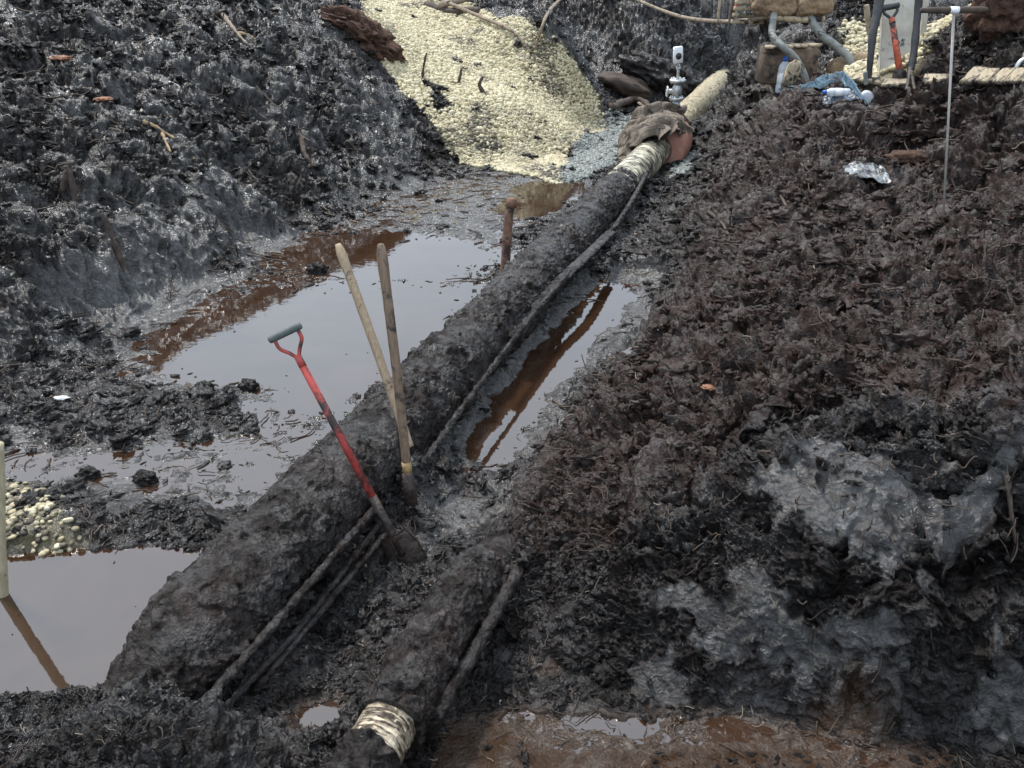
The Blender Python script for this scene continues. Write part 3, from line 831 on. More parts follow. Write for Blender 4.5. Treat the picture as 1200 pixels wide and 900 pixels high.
# sacking thrown over the collar: a thick draped cloth with deep folds
def draped(name, mat, s0, s1, rad, seed, label, cat, ang0, ang1, fold, lift=0., skew=0.):
    nu, nv = 150, 200
    u = np.linspace(0, 1, nu)[:, None]; v = np.linspace(0, 1, nv)[None]
    def surf(off):
        s = s0 + (s1 - s0) * u + .09 * np.sin(v * 9 + seed) + .05 * np.sin(v * 23 + u * 3) + skew * (v - .5)
        an = R(ang0) + (R(ang1) - R(ang0)) * v + .16 * np.sin(u * 7 + seed) * (1 + 0 * v) + .12 * np.sin(u * 17 + seed * 2) * (v > -1)
        prof = .235 + (rad - .235) * np.sin(np.pi * np.clip(u * 1.02, 0, 1)) ** .45
        q = np.stack([u * 2.2 + 0 * v, v * 1.1 + u * .6, 0 * u * v + seed], -1).reshape(-1, 3)
        fo = (np.abs(perlin(q * np.array([3.2, 1.3, 1]), 300 + seed)) * 2 - .4).reshape(nu, nv) * fold + ridged(q * np.array([5, 2.1, 1]), 2, 305 + seed).reshape(nu, nv) * fold * .35
        lump_ = fbm(np.stack([u * 2.5 + 0 * v, v * 3 + 0 * u, 0 * u * v + seed], -1).reshape(-1, 3), 2, 330 + seed).reshape(nu, nv) * .07 + np.sin(u * 21 + v * 3 + seed + 2 * np.sin(v * 5)) * .018
        r = np.maximum(prof + fo + lump_, .21) + off
        P = NM * (-1.75) + ZZ * (.2 + lift) + DR * s[..., None] + r[..., None] * (np.cos(an)[..., None] * NM + np.sin(an)[..., None] * ZZ)
        return P.reshape(-1, 3)
    A = surf(0); B = surf(-.012)
    n = nu * nv; F1 = grid_faces(nu, nv); F2 = grid_faces(nu, nv, base=n)[:, ::-1]
    i = np.arange(nv - 1); e = [np.stack([i, i + 1, i + 1 + n, i + n], 1)[:, ::-1]]
    o = (nu - 1) * nv; e.append(np.stack([o + i, o + i + 1, o + i + 1 + n, o + i + n], 1))
    j = np.arange(nu - 1) * nv; e.append(np.stack([j, j + nv, j + nv + n, j + n], 1)); j2 = j + nv - 1; e.append(np.stack([j2, j2 + nv, j2 + nv + n, j2 + n], 1)[:, ::-1])
    V = np.vstack([A, B])
    ob = np_mesh(name, V, [np.vstack([F1[:, ::-1], F2[:, ::-1]] + [x[:, ::-1] for x in e]).astype(np.int32)], mat, None, loc=(V[:, 0].mean(), V[:, 1].mean(), V[:, 2].min()))
    return tag(ob, label, cat)
draped('sacking', M['rag'], s_rag - .55, s_rag + .45, .40, 1, 'brown muddy sacking bundled in thick folds over the pipe under the valve', 'cloth', 48, 222, .11, skew=.3)
draped('sacking', M['rag'], s_rag - .30, s_rag + .55, .44, 7, 'upper fold of brown sacking gathered round the foot of the valve', 'cloth', 72, 180, .10, skew=-.3)
draped('sacking', M['rag'], s_rag + .4, s_rag + 1.15, .34, 4, 'smaller crumpled end of brown sacking on the pipe just behind the valve', 'cloth', 35, 170, .08)

# the thinner pipe in front
t_far = s_at(600, 620, .28); t_foil = s_at(446, 812, .3); t_near = s_at(447, 878, .26)
p2 = empty('pipeline', on_pipe(-.96, t_near, 0), 'thinner mud-caked pipe in the foreground with a shiny wound patch at its near end', 'pipe')
coated_tube('mud_coating', -.96, .2, .098, t_foil - .02, t_far + .3, M['mudobj'], p2, nc=240, bend=lambda s: -.16 * sstep(t_far - .5, t_far + .3, s), seed=3, rough=.8)
f2 = coated_tube('wound_section', -.96, .2, .086, t_near - .05, t_foil + .05, M['foil'], p2, nc=200, amp=.22, seed=5)
tag(f2, 'shiny pale wound patch of the pipe showing through mud')
coated_tube('pipe_end', -.96, .2, .088, t_near - .7, t_near + .01, M['mudobj'], p2, nc=100, seed=7, rough=.8)

# ------------------------------------------------------------------ poles lying along the pipes
def pole(name, pts, rad, mat, label, cat, amp=.006, n=24, m=260, nf=24, taper=1., flat=1.):
    P = spline(pts, m); mb = MB()
    mb.tube(P, np.linspace(rad, rad * taper, m), n, True, amp, nf, len(label), flat)
    return tag(mb.build(name, mat), label, cat)
pole('pole', [U(292, 820, .0), U(304, 803, .13), U(360, 736, .145), U(440, 640, .14), U(462, 612, .04)], .014, M['mudobj'], 'thin mud-coated pole lying lowest beside the big pipe, in front of the red spade', 'pole', .004)
pole('pole', [U(205, 860, .1), U(238, 826, .23), U(330, 722, .245), U(425, 612, .24), U(455, 580, .12)], .016, M['mudobj'], 'thick mud-coated pole pressed against the near side of the big pipe', 'pole', .011, nf=34)
pole('pole', [U(255, 845, .05), U(268, 826, .16), U(352, 735, .165), U(440, 620, .16), U(462, 595, .03)], .013, M['mudobj'], 'mud-coated pole between the thick pole and the thin one beside the big pipe', 'pole', .009, nf=34)
pole('pole', [U(478, 572, .05), U(500, 538, .22), U(560, 453, .26), U(640, 350, .29), U(705, 281, .28), U(735, 252, .15)], .012, M['mudobj'], 'dark pole along the far half of the big pipe above the narrow puddle', 'pole', .013, nf=30, flat=1.3)
pole('plank', [U(602, 395, .25), U(640, 345, .27), U(690, 297, .3), U(716, 272, .25)], .045, M['mudobj'], 'flat muddy plank lying on the flank of the big pipe above the narrow puddle', 'plank', .012, flat=.35)
pole('pole', [U(498, 868, .0), U(514, 838, .17), U(553, 768, .18), U(600, 682, .19), U(612, 660, .1)], .024, M['mudobj'], 'mud-coated pole lying along the right side of the thinner pipe', 'pole', .009, nf=36)
pole('pole', [U(690, 305, .1), U(735, 245, .24), U(765, 190, .26)], .026, M['mudobj'], 'short dark pole leaning by the far stretch of the big pipe', 'pole', .009, nf=34)

# ------------------------------------------------------------------ spade with the red shaft
def d_spade(B, T, across, label, sc, shaftmat, gripmat, lower=.30, blade=True, name='spade', dark_h=False, grip_w=.115, r=.016):
    ax = (T - B); L = np.linalg.norm(ax); ax = ax / L
    across = across - ax * (across @ ax); across /= np.linalg.norm(across)
    fr = np.cross(ax, across)
    e = empty(name, B, label, 'spade')
    mb = MB(); neck = T - ax * .10 * sc
    mb.tube([B + ax * L * lower, neck], [r * 1.05, r * .95], 20, True, .0008, 30)
    sh = mb.build('shaft', shaftmat, e)
    mb = MB(); mb.tube([B - ax * .02, B + ax * L * lower * .6, B + ax * (L * lower + .02)], [r * 1.25, r * 1.2, r * 1.15], 18, True, .003, 40)
    mb.build('socket', M['steel_m'], e)
    mb = MB()
    for sg in (-1, 1):
        p = [neck - ax * .015 * sc, neck + ax * .02 * sc + across * sg * grip_w * .2, neck + ax * .05 * sc + across * sg * grip_w * .42, neck + ax * .078 * sc + across * sg * grip_w * .45, T + across * sg * grip_w * .42]
        mb.tube(spline(p, 20), r * .48, 10)
    mb.tube([neck - ax * .05 * sc, neck + ax * .0], [r * 1.0, r * .9], 14)
    mb.build('yoke', shaftmat if not dark_h else gripmat, e)
    mb = MB(); mb.tube(spline([T - across * grip_w * .62, T - across * grip_w * .4, T, T + across * grip_w * .4, T + across * grip_w * .62], 20), [r * .75] + [r * .95] * 18 + [r * .75], 16)
    mb.build('grip', gripmat, e)
    if blade:
        nu, nv = 24, 16; u = np.linspace(0, 1, nu)[:, None]; v = np.linspace(-1, 1, nv)[None]
        wd = (.058 + .022 * np.clip(u * 3, 0, 1)) * (1 - .35 * np.clip(u - .75, 0, 1) * 4 * .5) * sc
        cur = (.028 * (v ** 2) - .02 * (1 - u)) * sc
        P = (B + ax * (.08 * sc) - ax * (u * .24 * sc)[..., None] + across * (v * wd)[..., None] + fr * (cur + 0 * u)[..., None])
        P = P.reshape(-1, 3); P2 = P + fr * .003
        n = nu * nv; F1 = grid_faces(nu, nv); F2 = grid_faces(nu, nv, base=n)[:, ::-1]
        i = np.arange(nv - 1); o = (nu - 1) * nv; j = np.arange(nu - 1) * nv
        E_ = [np.stack([i, i + 1, i + 1 + n, i + n], 1), np.stack([o + i, o + i + 1, o + i + 1 + n, o + i + n], 1), np.stack([j, j + nv, j + nv + n, j + n], 1), np.stack([j + nv - 1, j + 2 * nv - 1, j + 2 * nv - 1 + n, j + nv - 1 + n], 1)]
        P = P + fr * (fbm(P * 30, 3, 520) * .006)[:, None]
        np_mesh('blade', np.vstack([P, P2]), [np.vstack([F1, F2] + E_).astype(np.int32)], M['steel_m'], e)
    return e
Bs = U(470, 645, .105); Ts = UY(334, 390, Bs[1] + .22)
d_spade(Bs, Ts, np.array([1., .1, .42]), 'red spade with a grey D-grip, stuck in the mud beside the big pipe', 1., M['red'], M['grip'], lower=.24)

def handle(name, B, T, rad, mat, label, cat, seed, low=None):
    e = empty(name, B, label, cat); mb = MB()
    P = spline([B, (B * .5 + T * .5) + np.array([.004, 0, .003]), T], 60)
    mb.tube(P, np.concatenate([np.linspace(rad * .95, rad, 50), rad * np.array([1, 1.02, 1.05, 1.08, 1.1, 1.1, 1.08, 1.0, .85, .6])]), 18, True, .0012, 18, seed)
    mb.build('handle', mat, e)
    return e
Bh = U(479, 566, .27); Th = UY(446, 286, Bh[1] + .16)
h1 = handle('shovel', Bh + (Bh - Th) * .02, Th, .0205, M['wood_d'], 'shovel with a straight dark wooden handle, upright right of the red spade', 'shovel', 3)
ax = (Th - Bh) / np.linalg.norm(Th - Bh)
mb = MB(); mb.tube([Bh - ax * .1, Bh - ax * .02, Bh + ax * .045], [.030, .026, .023], 18, True, .004, 40); mb.build('socket', M['steel_m'], h1)
mb = MB(); q0 = Bh - ax * .05; mb.box(q0 - ax * .17 + np.array([.02, .02, -.02]), (.12, .010, .13), rotmat((0, 0, 1), R(25)) @ rotmat((0, 1, 0), R(-18)) @ rotmat((1, 0, 0), R(-35)), bevel=.005); mb.build('blade', M['steel_m'], h1)
mb = MB(); mb.tube([Bh + ax * .055, Bh + ax * .10], .0211, 18, True, .0006, 30); mb.build('worn_band', simple('rubbed_yellow_wood', (.20, .12, .05), (.46, .33, .14), 40, .6, dirt=.2), h1)
Ba = U(474, 506, .36); Ta = UY(396, 286, Ba[1] + .40)
handle('shovel', Ba - (Ta - Ba) * .08, Ta, .0215, M['wood'], 'shovel with a pale wooden handle leaning left, behind the darker handle', 'shovel', 5)

# ------------------------------------------------------------------ posts and sticks
B_ = U(587, 332, 0.0); T_ = UY(599, 238, B_[1] + .05)
mb = MB(); mb.tube(spline([B_ - [0, 0, .15], B_ * .6 + T_ * .4 + [.012, 0, 0], B_ * .25 + T_ * .75 - [.004, 0, 0], T_], 60), np.linspace(.038, .034, 60), 16, True, .012, 9, 4)
mb.tube([T_ - [0, 0, .03], T_ + [.006, 0, .035]], [.045, .035], 14, True, .012, 14)
tag(mb.build('wooden_stake', M['branch_r']), 'short reddish stake standing behind the big pipe in the trench', 'stake')
B_ = U(4, 697, 0.0); T_ = UY(-3, 520, B_[1] + .03)
mb = MB(); mb.tube(spline([B_ - [0, 0, .2], B_, T_], 60), .021, 18, True, .004, 7, 4)
tag(mb.build('wooden_post', M['post']), 'pale wooden post standing in the puddle at the left edge', 'post')

# probe with a T handle
Bp = hit(1105, 262); Tp = UY(1118, 12, Bp[1] + .12)
pr = empty('soil_probe', Bp, 'thin bare metal probe with a T handle, stuck in the right bank', 'probe')
mb = MB(); mb.tube([Bp - (Tp - Bp) * .05, Bp * .5 + Tp * .5, Tp], [.006, .0068, .0075], 12); mb.build('rod', M['rod'], pr)
mb = MB(); hw = .185; mb.tube(spline([Tp - [hw, 0, 0], Tp - [hw * .4, 0, 0], Tp, Tp + [hw * .5, 0, .002], Tp + [hw, 0, .003]], 24), [.015] * 4 + [.018] * 16 + [.018, .017, .015, .012], 16, True, .002, 30); mb.build('handle', M['branch_d'], pr)
mb = MB(); mb.tube([Tp - [.024, 0, 0], Tp + [.024, 0, 0]], .0195, 16); mb.build('tape', M['white'], pr)

# ------------------------------------------------------------------ things on the ledge, top right
def K(p): return float(np.linalg.norm(p - CAM)) / 1000     # metres per photo pixel there
def bottle(px, py, hp, rp, lying, label, name='water_bottle', cat='bottle', ang=0):
    b = hit(px, py); k = K(b); h = hp * k; r = rp * k
    ax = np.array([0, 0, 1.]) if not lying else np.array([math.cos(R(ang)), math.sin(R(ang)), .02])
    if lying: b = b + [0, 0, r * .9]
    e = empty(name, b, label, cat)
    pr_ = [(0, .01), (.8, 0), (1, .03), (1, .2), (.93, .23), (1, .27), (1, .55), (.95, .6), (1, .64), (.9, .74), (.6, .83), (.42, .87), (.4, .9)]
    mb = MB(); mb.lathe(b, [(r * a, h * q) for a, q in pr_], ax, 28); mb.build('bottle_body', M['pet'], e)
    mb = MB(); mb.lathe(b + ax * h * .30, [(r * 1.01, 0), (r * 1.02, .001), (r * 1.02, h * .24), (r * 1.01, h * .241)], ax, 28); mb.build('label_band', M['white'], e)
    mb = MB(); mb.lathe(b + ax * h * .86, [(0, 0), (r * .5, 0), (r * .5, h * .07), (r * .4, h * .08), (r * .38, h * .13), (0, h * .14)], ax, 20); mb.build('cap', M['blueplastic'], e)
    return e
bottle(915, 109, 37, 6.2, False, 'clear plastic bottle with a blue cap standing by the earth-stained block')
bottle(995, 113, 28, 4.2, True, 'clear plastic bottle lying on its side in front of the blue tarpaulin', ang=178)
bottle(1015, 122, 16, 6.5, True, 'crushed clear bottle seen end-on, right of the lying bottle', ang=75)

def lump(name, c, size, mat, label, cat, amp=.12, nf=5, seed=0, rot=None, sub=4, parent=None, group=None, power=1.):
    import bmesh
    bm = bmesh.new(); bmesh.ops.create_icosphere(bm, subdivisions=sub, radius=1)
    V = np.array([v.co[:] for v in bm.verts]); Fc = np.array([[v.index for v in f.verts] for f in bm.faces]); bm.free()
    if power != 1.: V = np.sign(V) * np.abs(V) ** power
    d = V / np.linalg.norm(V, axis=1)[:, None]
    V = V * (1 + amp * fbm(d * nf * .5 + seed * 7.7, 4, 400 + seed) * 2)[:, None] + d * (ridged(d * nf + seed, 2, 420) * amp * .4)[:, None]
    V = V * np.array(size) / 2
    if rot is not None: V = V @ rot.T
    V = V + np.asarray(c)
    o = np_mesh(name, V, Fc, mat, parent, loc=None if parent else tuple(c))
    if parent is None: tag(o, label, cat, group)
    return o

# block
b0 = hit(925, 108); b0 = UY(924, 104, b0[1] + .55); k = K(b0)
gz = float(ground_at(b0[0], b0[1])); b0[2] = gz
mb = MB(); mb.box(b0 + [0, .2, 19 * k], (58 * k, .42, 38 * k), rotmat((0, 0, 1), R(-6)), bevel=.03)
ob = mb.build('stone_block', M['block']); tag(ob, 'square earth-stained block behind the standing bottle', 'block')
mb = MB()
for q in range(4): mb.box(b0 + [(-24 + q * 15) * k, .0 + q * .03, 38 * k + .005 * q], (13 * k, .2, .035), rotmat((0, 0, 1), R(-10 + q * 9)), bevel=.01)
mb.build('broken_edge', M['wood_raw'], ob)
c = hit(929, 104); k = K(c); lump('flat_stone', c + [0, .12, 12 * k], (15 * k, .1, 30 * k), M['wood_raw'], 'tan flat stone propped behind the standing bottle', 'stone', .15, 3, 2, rotmat((0, 1, 0), R(14)), power=.8)
c = hit(905, 107); k = K(c); lump('paper_scrap', c + [0, .05, 5 * k], (10 * k, .05, 14 * k), M['straw'], 'pale scrap leaning left of the standing bottle', 'scrap', .2, 3, 3, rotmat((0, 1, 0), R(35)))
# rolled sack
c = UY(993, 88, b0[1] + .1); k = K(c)
mb = MB(); L_ = np.linspace(-1, 1, 40)
P = c + np.stack([L_ * 21 * k, L_ * .03, 8 * k + 0 * L_ + .02 * np.sin(L_ * 3)], 1)
mb.tube(P, 11 * k * (1 - .35 * np.abs(L_) ** 5), 28, True, .03, 6, 2)
tag(mb.build('rolled_sack', M['hessian']), 'brown rolled sack under the right hose', 'sack')
# bags with hoses
def bag(px, py, w, h, label, seed):
    c = UY(px, py, b0[1] + .45); k = K(c)
    return lump('sandbag', c, (w * k, .5, h * k), M['hessian'], label, 'sandbag', .13, 3.5, seed, rotmat((0, 1, 0), R(6 if seed % 2 else -5)), sub=5, power=.75)
bag(906, 2, 44, 32, 'brown sandbag on the plank above the left hose', 1)
bag(950, 2, 42, 32, 'brown sandbag on the plank above the right hose', 2)
yh = b0[1] + .12
def hose(pts, r, label, mat='hose', name='hose', n=70, cat='hose'):
    P = spline([UY(a, b, yy) for a, b, yy in pts], n); k = K(P[n // 2])
    mb = MB(); mb.tube(P, r * k, 16, True, .003, 8)
    return tag(mb.build(name, M[mat]), label, cat)
hose([(907, 8, yh + .3), (907, 18, yh + .1), (905, 40, yh - .05), (914, 52, yh - .2), (928, 64, yh - .25), (938, 78, yh - .25), (946, 98, yh - .3)], 3.7, 'grey hose hanging from the left sandbag over the block')
hose([(944, 10, yh + .3), (950, 22, yh + .15), (962, 40, yh), (980, 54, yh - .1), (995, 68, yh - .2), (1000, 82, yh - .25), (1000, 98, yh - .3)], 3.9, 'grey hose hanging from the right sandbag over the rolled sack')
hose([(730, -8, yh + 5.0), (765, 8, yh + 4.2), (800, 20, yh + 3.2), (840, 25, yh + 1.6), (875, 24, yh + .6), (905, 18, yh + .15)], 2.0, 'long pale brown hose crossing the top of the back bank to the sandbags', 'branch', 'hose')
hose([(905, 20, yh + .15), (935, 23, yh + .15), (966, 22, yh + .15)], 3.0, 'pale plank edge supporting the two sandbags', 'wood_raw', 'plank', cat='plank')
# slatted crate
c = UY(877, 12, yh + .5); k = K(c); e = empty('slatted_crate', c, 'slatted brown crate left of the sandbags', 'crate')
for q in range(5):
    mb = MB(); mb.box(c + [q * .4 * k, -.02 * q, (-11 + q * 6.2) * k], (34 * k, .06, 4.2 * k), rotmat((0, 1, 0), R(1)), bevel=.008); mb.build('slat', M['wood_raw'], e)
for sg in (-1, 1):
    mb = MB(); mb.box(c + [sg * 16 * k, .08, 2 * k], (3 * k, .08, 34 * k), bevel=.008); mb.build('side_rail', M['block'], e)
pole('stick', [UY(841, 26, yh + 1.4), UY(843, 8, yh + 1.4), UY(845, -12, yh + 1.4)], .018, M['wood_raw'], 'short pale upright stick left of the slatted crate', 'stick', .003, 10, 20)
pole('strap', [UY(859, 14, yh + .6), UY(864, 5, yh + .6), UY(872, -10, yh + .6)], .02, M['orange'], 'orange strap hanging beside the slatted crate', 'strap', .003, 10, 20)

# pale board with tools standing in front
g0 = hit(1050, 100); yb = g0[1] + .25
def quad_board(corners, th, mat, name, parent=None, nu=30, nv=40, seed=0):
    a, b, c2, d = [np.asarray(x, float) for x in corners]
    u = np.linspace(0, 1, nu)[:, None, None]; v = np.linspace(0, 1, nv)[None, :, None]
    P = (a * (1 - u) + b * u) * (1 - v) + (d * (1 - u) + c2 * u) * v
    n = np.cross(b - a, d - a); n /= np.linalg.norm(n)
    P = P.reshape(-1, 3); P = P + n * (fbm(P * 4 + seed, 3, 500) * .02)[:, None]
    Pb = P - n * th; m = nu * nv
    i = np.arange(nv - 1); o = (nu - 1) * nv; j = np.arange(nu - 1) * nv
    E_ = [np.stack([i, i + 1, i + 1 + m, i + m], 1), np.stack([o + i, o + i + 1, o + i + 1 + m, o + i + m], 1), np.stack([j, j + nv, j + nv + m, j + m], 1), np.stack([j + nv - 1, j + 2 * nv - 1, j + 2 * nv - 1 + m, j + nv - 1 + m], 1)]
    V = np.vstack([P, Pb])
    return np_mesh(name, V, [np.vstack([grid_faces(nu, nv), grid_faces(nu, nv, base=m)[:, ::-1]] + E_).astype(np.int32)], mat, parent, loc=None if parent else tuple(V.mean(0)))
ob = quad_board([UY(1030, 100, yb), UY(1068, 100, yb), UY(1080, -15, yb + .35), UY(1036, -15, yb + .35)], .05, M['board'], 'upright_board'); tag(ob, 'muddied white board standing upright behind the orange spade', 'board')
ob = quad_board([UY(1076, 95, yb + .2), UY(1081, 95, yb + .2), UY(1090, -15, yb + .45), UY(1082, -15, yb + .45)], .04, M['board'], 'upright_board'); tag(ob, 'narrow pale upright board just right of the wide white board', 'board')
Bo = UY(1056, 94, yb - .22); To = UY(1043, 8, yb + .02)
d_spade(Bo, To, np.array([1., 0, .12]), 'spade with a scuffed orange shaft and black D-grip against the white board', 1.0, M['orange'], M['blackmetal'], lower=.12, dark_h=True, grip_w=.13, r=.028)
mb = MB(); P = spline([UY(1018, 99, yb - .1), UY(1020, 70, yb - .1), UY(1023, 40, yb - .06), UY(1028, 15, yb), UY(1033, -14, yb + .05)], 50); k = K(P[0])
mb.tube(P, np.linspace(2.6, 5.2, 50) * k, 14, True, .006, 8); tag(mb.build('bar', M['blackmetal']), 'thick dark bar standing left of the white board, leaning right', 'bar')
pole('stick', [UY(1019, 40, yb + .3), UY(1017, 22, yb + .3), UY(1015, 6, yb + .3)], .026, M['wood_raw'], 'pale split stick behind the thick dark bar', 'stick', .004, 10, 20)
pole('stick', [UY(1015, 99, yb - .14), UY(1014, 84, yb - .14)], .02, M['hose'], 'short grey stub at the foot of the thick dark bar', 'stick', .003, 10, 12)
e = empty('fork', UY(1068, 110, yb - .4), 'dark digging fork with a bent foot, in front of the white board', 'fork')
mb = MB(); P = spline([UY(1078, -14, yb - .1), UY(1075, 20, yb - .12), UY(1071, 60, yb - .2), UY(1067, 82, yb - .25)], 40); mb.tube(P, 3.6 * k, 14, True, .008, 9, 3); mb.build('handle', M['blackmetal'], e)
mb = MB()
for pts in ([(1067, 80), (1065, 92), (1062, 106)], [(1067, 84), (1070, 96), (1073, 110)], [(1064, 104), (1069, 115), (1075, 128)]):
    mb.tube(spline([UY(a, b, yb - .28 - (b - 80) * .008) for a, b in pts], 20), np.linspace(2.6, 1.4, 20) * k, 10, True, .008, 12)
mb.build('tines', M['steel_m'], e)

# tarpaulin, crumpled
def crumple(px0, px1, py, depth, ht, mat, name, label, cat, seed, lift=.03):
    a = hit(px0, py); b = hit(px1, py); nu, nv = 90, 60
    u = np.linspace(0, 1, nu)[:, None]; v = np.linspace(-1, 1, nv)[None]
    q = np.stack([u * 4 + 0 * v, v * 2 + 0 * u, 0 * u * v + seed], -1).reshape(-1, 3)
    wx = .5 + .5 * fbm(q * .6, 2, 600 + seed).reshape(nu, nv)
    P = a * (1 - u[..., None]) + b * u[..., None] + np.array([0, 1, 0]) * (v * depth * (.6 + .8 * wx))[..., None]
    P = P.reshape(-1, 3)
    edge = (np.sin(np.pi * np.clip(u, 0, 1)) ** .5 * (1 - v ** 4)).ravel()
    P[:, 2] = base_z(P[:, 0], P[:, 1]) + lift + .3 * (ground_at(P[:, 0], P[:, 1]) - base_z(P[:, 0], P[:, 1])) + edge * ht * (.35 + fbm(q * .8, 2, 610 + seed) * .7 + .16 * ridged(q * 1.6, 2, 613)) 
    P2 = P - [0, 0, .006]; m = nu * nv
    i = np.arange(nv - 1); o = (nu - 1) * nv; j = np.arange(nu - 1) * nv
    E_ = [np.stack([i, i + 1, i + 1 + m, i + m], 1), np.stack([o + i, o + i + 1, o + i + 1 + m, o + i + m], 1), np.stack([j, j + nv, j + nv + m, j + m], 1), np.stack([j + nv - 1, j + 2 * nv - 1, j + 2 * nv - 1 + m, j + nv - 1 + m], 1)]
    V = np.vstack([P, P2])
    ob = np_mesh(name, V, [np.vstack([grid_faces(nu, nv), grid_faces(nu, nv, base=m)[:, ::-1]] + E_).astype(np.int32)], mat, None, loc=tuple(V.mean(0)))
    return tag(ob, label, cat)
crumple(926, 1003, 107, .42, .13, M['tarp'], 'tarpaulin', 'crumpled blue tarpaulin lying on the ledge right of the standing bottle', 'tarpaulin', 1, .06)
crumple(962, 1003, 116, .10, .09, simple('black_blue_plastic', (.02, .025, .035), (.10, .13, .18), 30, .25, .5, .004), 'crumpled_sheet', 'dark crumpled plastic in front of the lying bottle', 'plastic sheet', 2)
crumple(988, 1038, 203, .15, .035, simple('painted_wet_glint', (.10, .105, .11), (.42, .44, .45), 26, .2, .8, .006, dirt=.5), 'crumpled_sheet', 'pale sheet added in place of wet glints on the right bank', 'plastic sheet', 3, .045)  # added sheet: its pale colour stands in for glints on wet peat
c = hit(1062, 190); lump('peat_lump', c + [0, 0, .04], (.34, .2, .10), M['drypeat'], 'rusty brown peat lump beside the pale sheet of painted glints', 'peat lump', .2, 4, 5)

# planks of the walkway
def flat_plank(pts, th, mat, label, group, name='plank'):
    P = [hit(*p) for p in pts]; P = [p + [0, 0, .05] for p in P]
    ob = quad_board(P, -th, M[mat], name, None, 24, 12, seed=len(label)); return tag(ob, label, 'plank', group)
for q, (x, lab) in enumerate([(1130, 'left end plank of the slanted wooden mat at the right edge'), (1148, 'second plank from the left of the slanted wooden mat'), (1167, 'middle plank of the slanted wooden mat by the metal tap'), (1185, 'fourth plank of the slanted wooden mat, partly covered in mud'), (1202, 'plank of the slanted wooden mat cut off by the right edge of the picture')]):
    flat_plank([(x - 8, 108), (x + 9, 108), (x + 24, 92), (x + 9, 92)], .05, 'wood_raw', lab, 'planks of the slanted wooden mat')
flat_plank([(1078, 108), (1108, 108), (1112, 100), (1082, 99)], .04, 'wood_raw', 'tan plank lying flat just left of the probe rod', 'loose planks on the ledge')
flat_plank([(1030, 110), (1062, 110), (1062, 103), (1034, 102)], .04, 'wood_raw', 'tan plank lying flat at the foot of the white board', 'loose planks on the ledge')
flat_plank([(998, 104), (1032, 106), (1030, 98), (1004, 98)], .04, 'wood_raw', 'tan plank lying flat right of the blue tarpaulin', 'loose planks on the ledge')
# metal tap at the right edge
c = UY(1190, 88, hit(1190, 92)[1]); k = K(c); e = empty('standpipe_tap', c, 'pale metal tap and fitting at the right edge above the wooden mat', 'tap')
mb = MB(); mb.tube(spline([c, c + [0, 0, 8 * k], c + [3 * k, 0, 13 * k], c + [10 * k, 0, 15 * k]], 20), 2.6 * k, 12); mb.build('spout', M['steel'], e)
mb = MB(); mb.lathe(c + [10 * k, 0, 9 * k], [(0, 0), (6 * k, 0), (7 * k, 3 * k), (7 * k, 10 * k), (5 * k, 14 * k), (0, 14 * k)], n=20); mb.build('body', M['steel'], e)

# ------------------------------------------------------------------ branches, roots, lumps
def gpt(px, py, up=.03): return hit(px, py) + [0, 0, up]
pole('branch', [gpt(488, -4, .1), gpt(520, 10, .12), gpt(560, 28, .12), gpt(600, 48, .14), gpt(622, 66, .05)], .035, M['branch'], 'long pale branch lying along the right edge of the cream gravel', 'branch', .012, 12, 80, 8, .6)
pole('branch', [gpt(515, 14, .1), gpt(545, 11, .15), gpt(570, 5, .2), gpt(592, -6, .2)], .05, M['branch'], 'pale branch at the top edge, right of the long branch', 'branch', .012, 12, 60, 8, .7)
pole('branch', [gpt(668, -4, .15), gpt(655, 14, .2), gpt(640, 34, .18), gpt(627, 62, .06)], .034, M['branch'], 'bare curved branch leaning down the dark back bank to the gravel', 'branch', .01, 12, 60, 8, .6)
pole('log', [gpt(500, 8, .02), gpt(525, 15, .02), gpt(562, 14, .02)], .07, M['branch_d'], 'dark half-buried log between the two top branches', 'log', .03, 16, 60, 5)
pole('branch', [gpt(700, 8, .15), gpt(722, 5, .2), gpt(745, 0, .2)], .04, M['straw'], 'short tan branch at the top of the back bank', 'branch', .012, 10, 40, 8)
pole('log', [gpt(716, 131, .06), gpt(735, 127, .12), gpt(752, 128, .14), gpt(764, 138, .1)], .07, M['branch_d'], 'dark curved log left of the muddy sacking', 'log', .04, 16, 60, 5, .6)
pole('branch', [gpt(748, 128, .1), gpt(757, 134, .1), gpt(764, 142, .06)], .03, M['branch'], 'short pale branch by the dark curved log', 'branch', .01, 10, 30, 8)
c = hit(735, 112); lump('peat_lump', c + [0, .1, .12], (1.0, .6, .42), M['branch_d'], 'large dark red-brown peat lump above the curved log', 'peat lump', .2, 3, 6, rotmat((0, 1, 0), R(18)))
c = hit(758, 108); lump('peat_lump', c + [.3, .3, .2], (1.5, .7, .6), M['wetpeat'], 'large wet black peat lump behind the red-brown lump', 'peat lump', .22, 4, 8, rotmat((0, 1, 0), R(25)), sub=5)
c = hit(1186, 40); lump('peat_lump', c + [0, .1, .2], (.62, .4, .55), M['drypeat'], 'rust-red fibrous peat lump in the top right corner', 'peat lump', .25, 5, 9, sub=5)
c = hit(430, 55); lump('peat_lump', c + [0, .1, .1], (.85, .5, .38), M['drypeat'], 'reddish fibrous peat lump overhanging the gravel from the left bank', 'peat lump', .5, 6, 10, rotmat((0, 1, 0), R(35)), sub=5)
c = hit(398, 28); lump('peat_lump', c + [0, .1, .05], (.7, .5, .25), M['drypeat'], 'smaller reddish peat lump at the top of the left bank', 'peat lump', .5, 6, 11, rotmat((0, 1, 0), R(12)), sub=5)
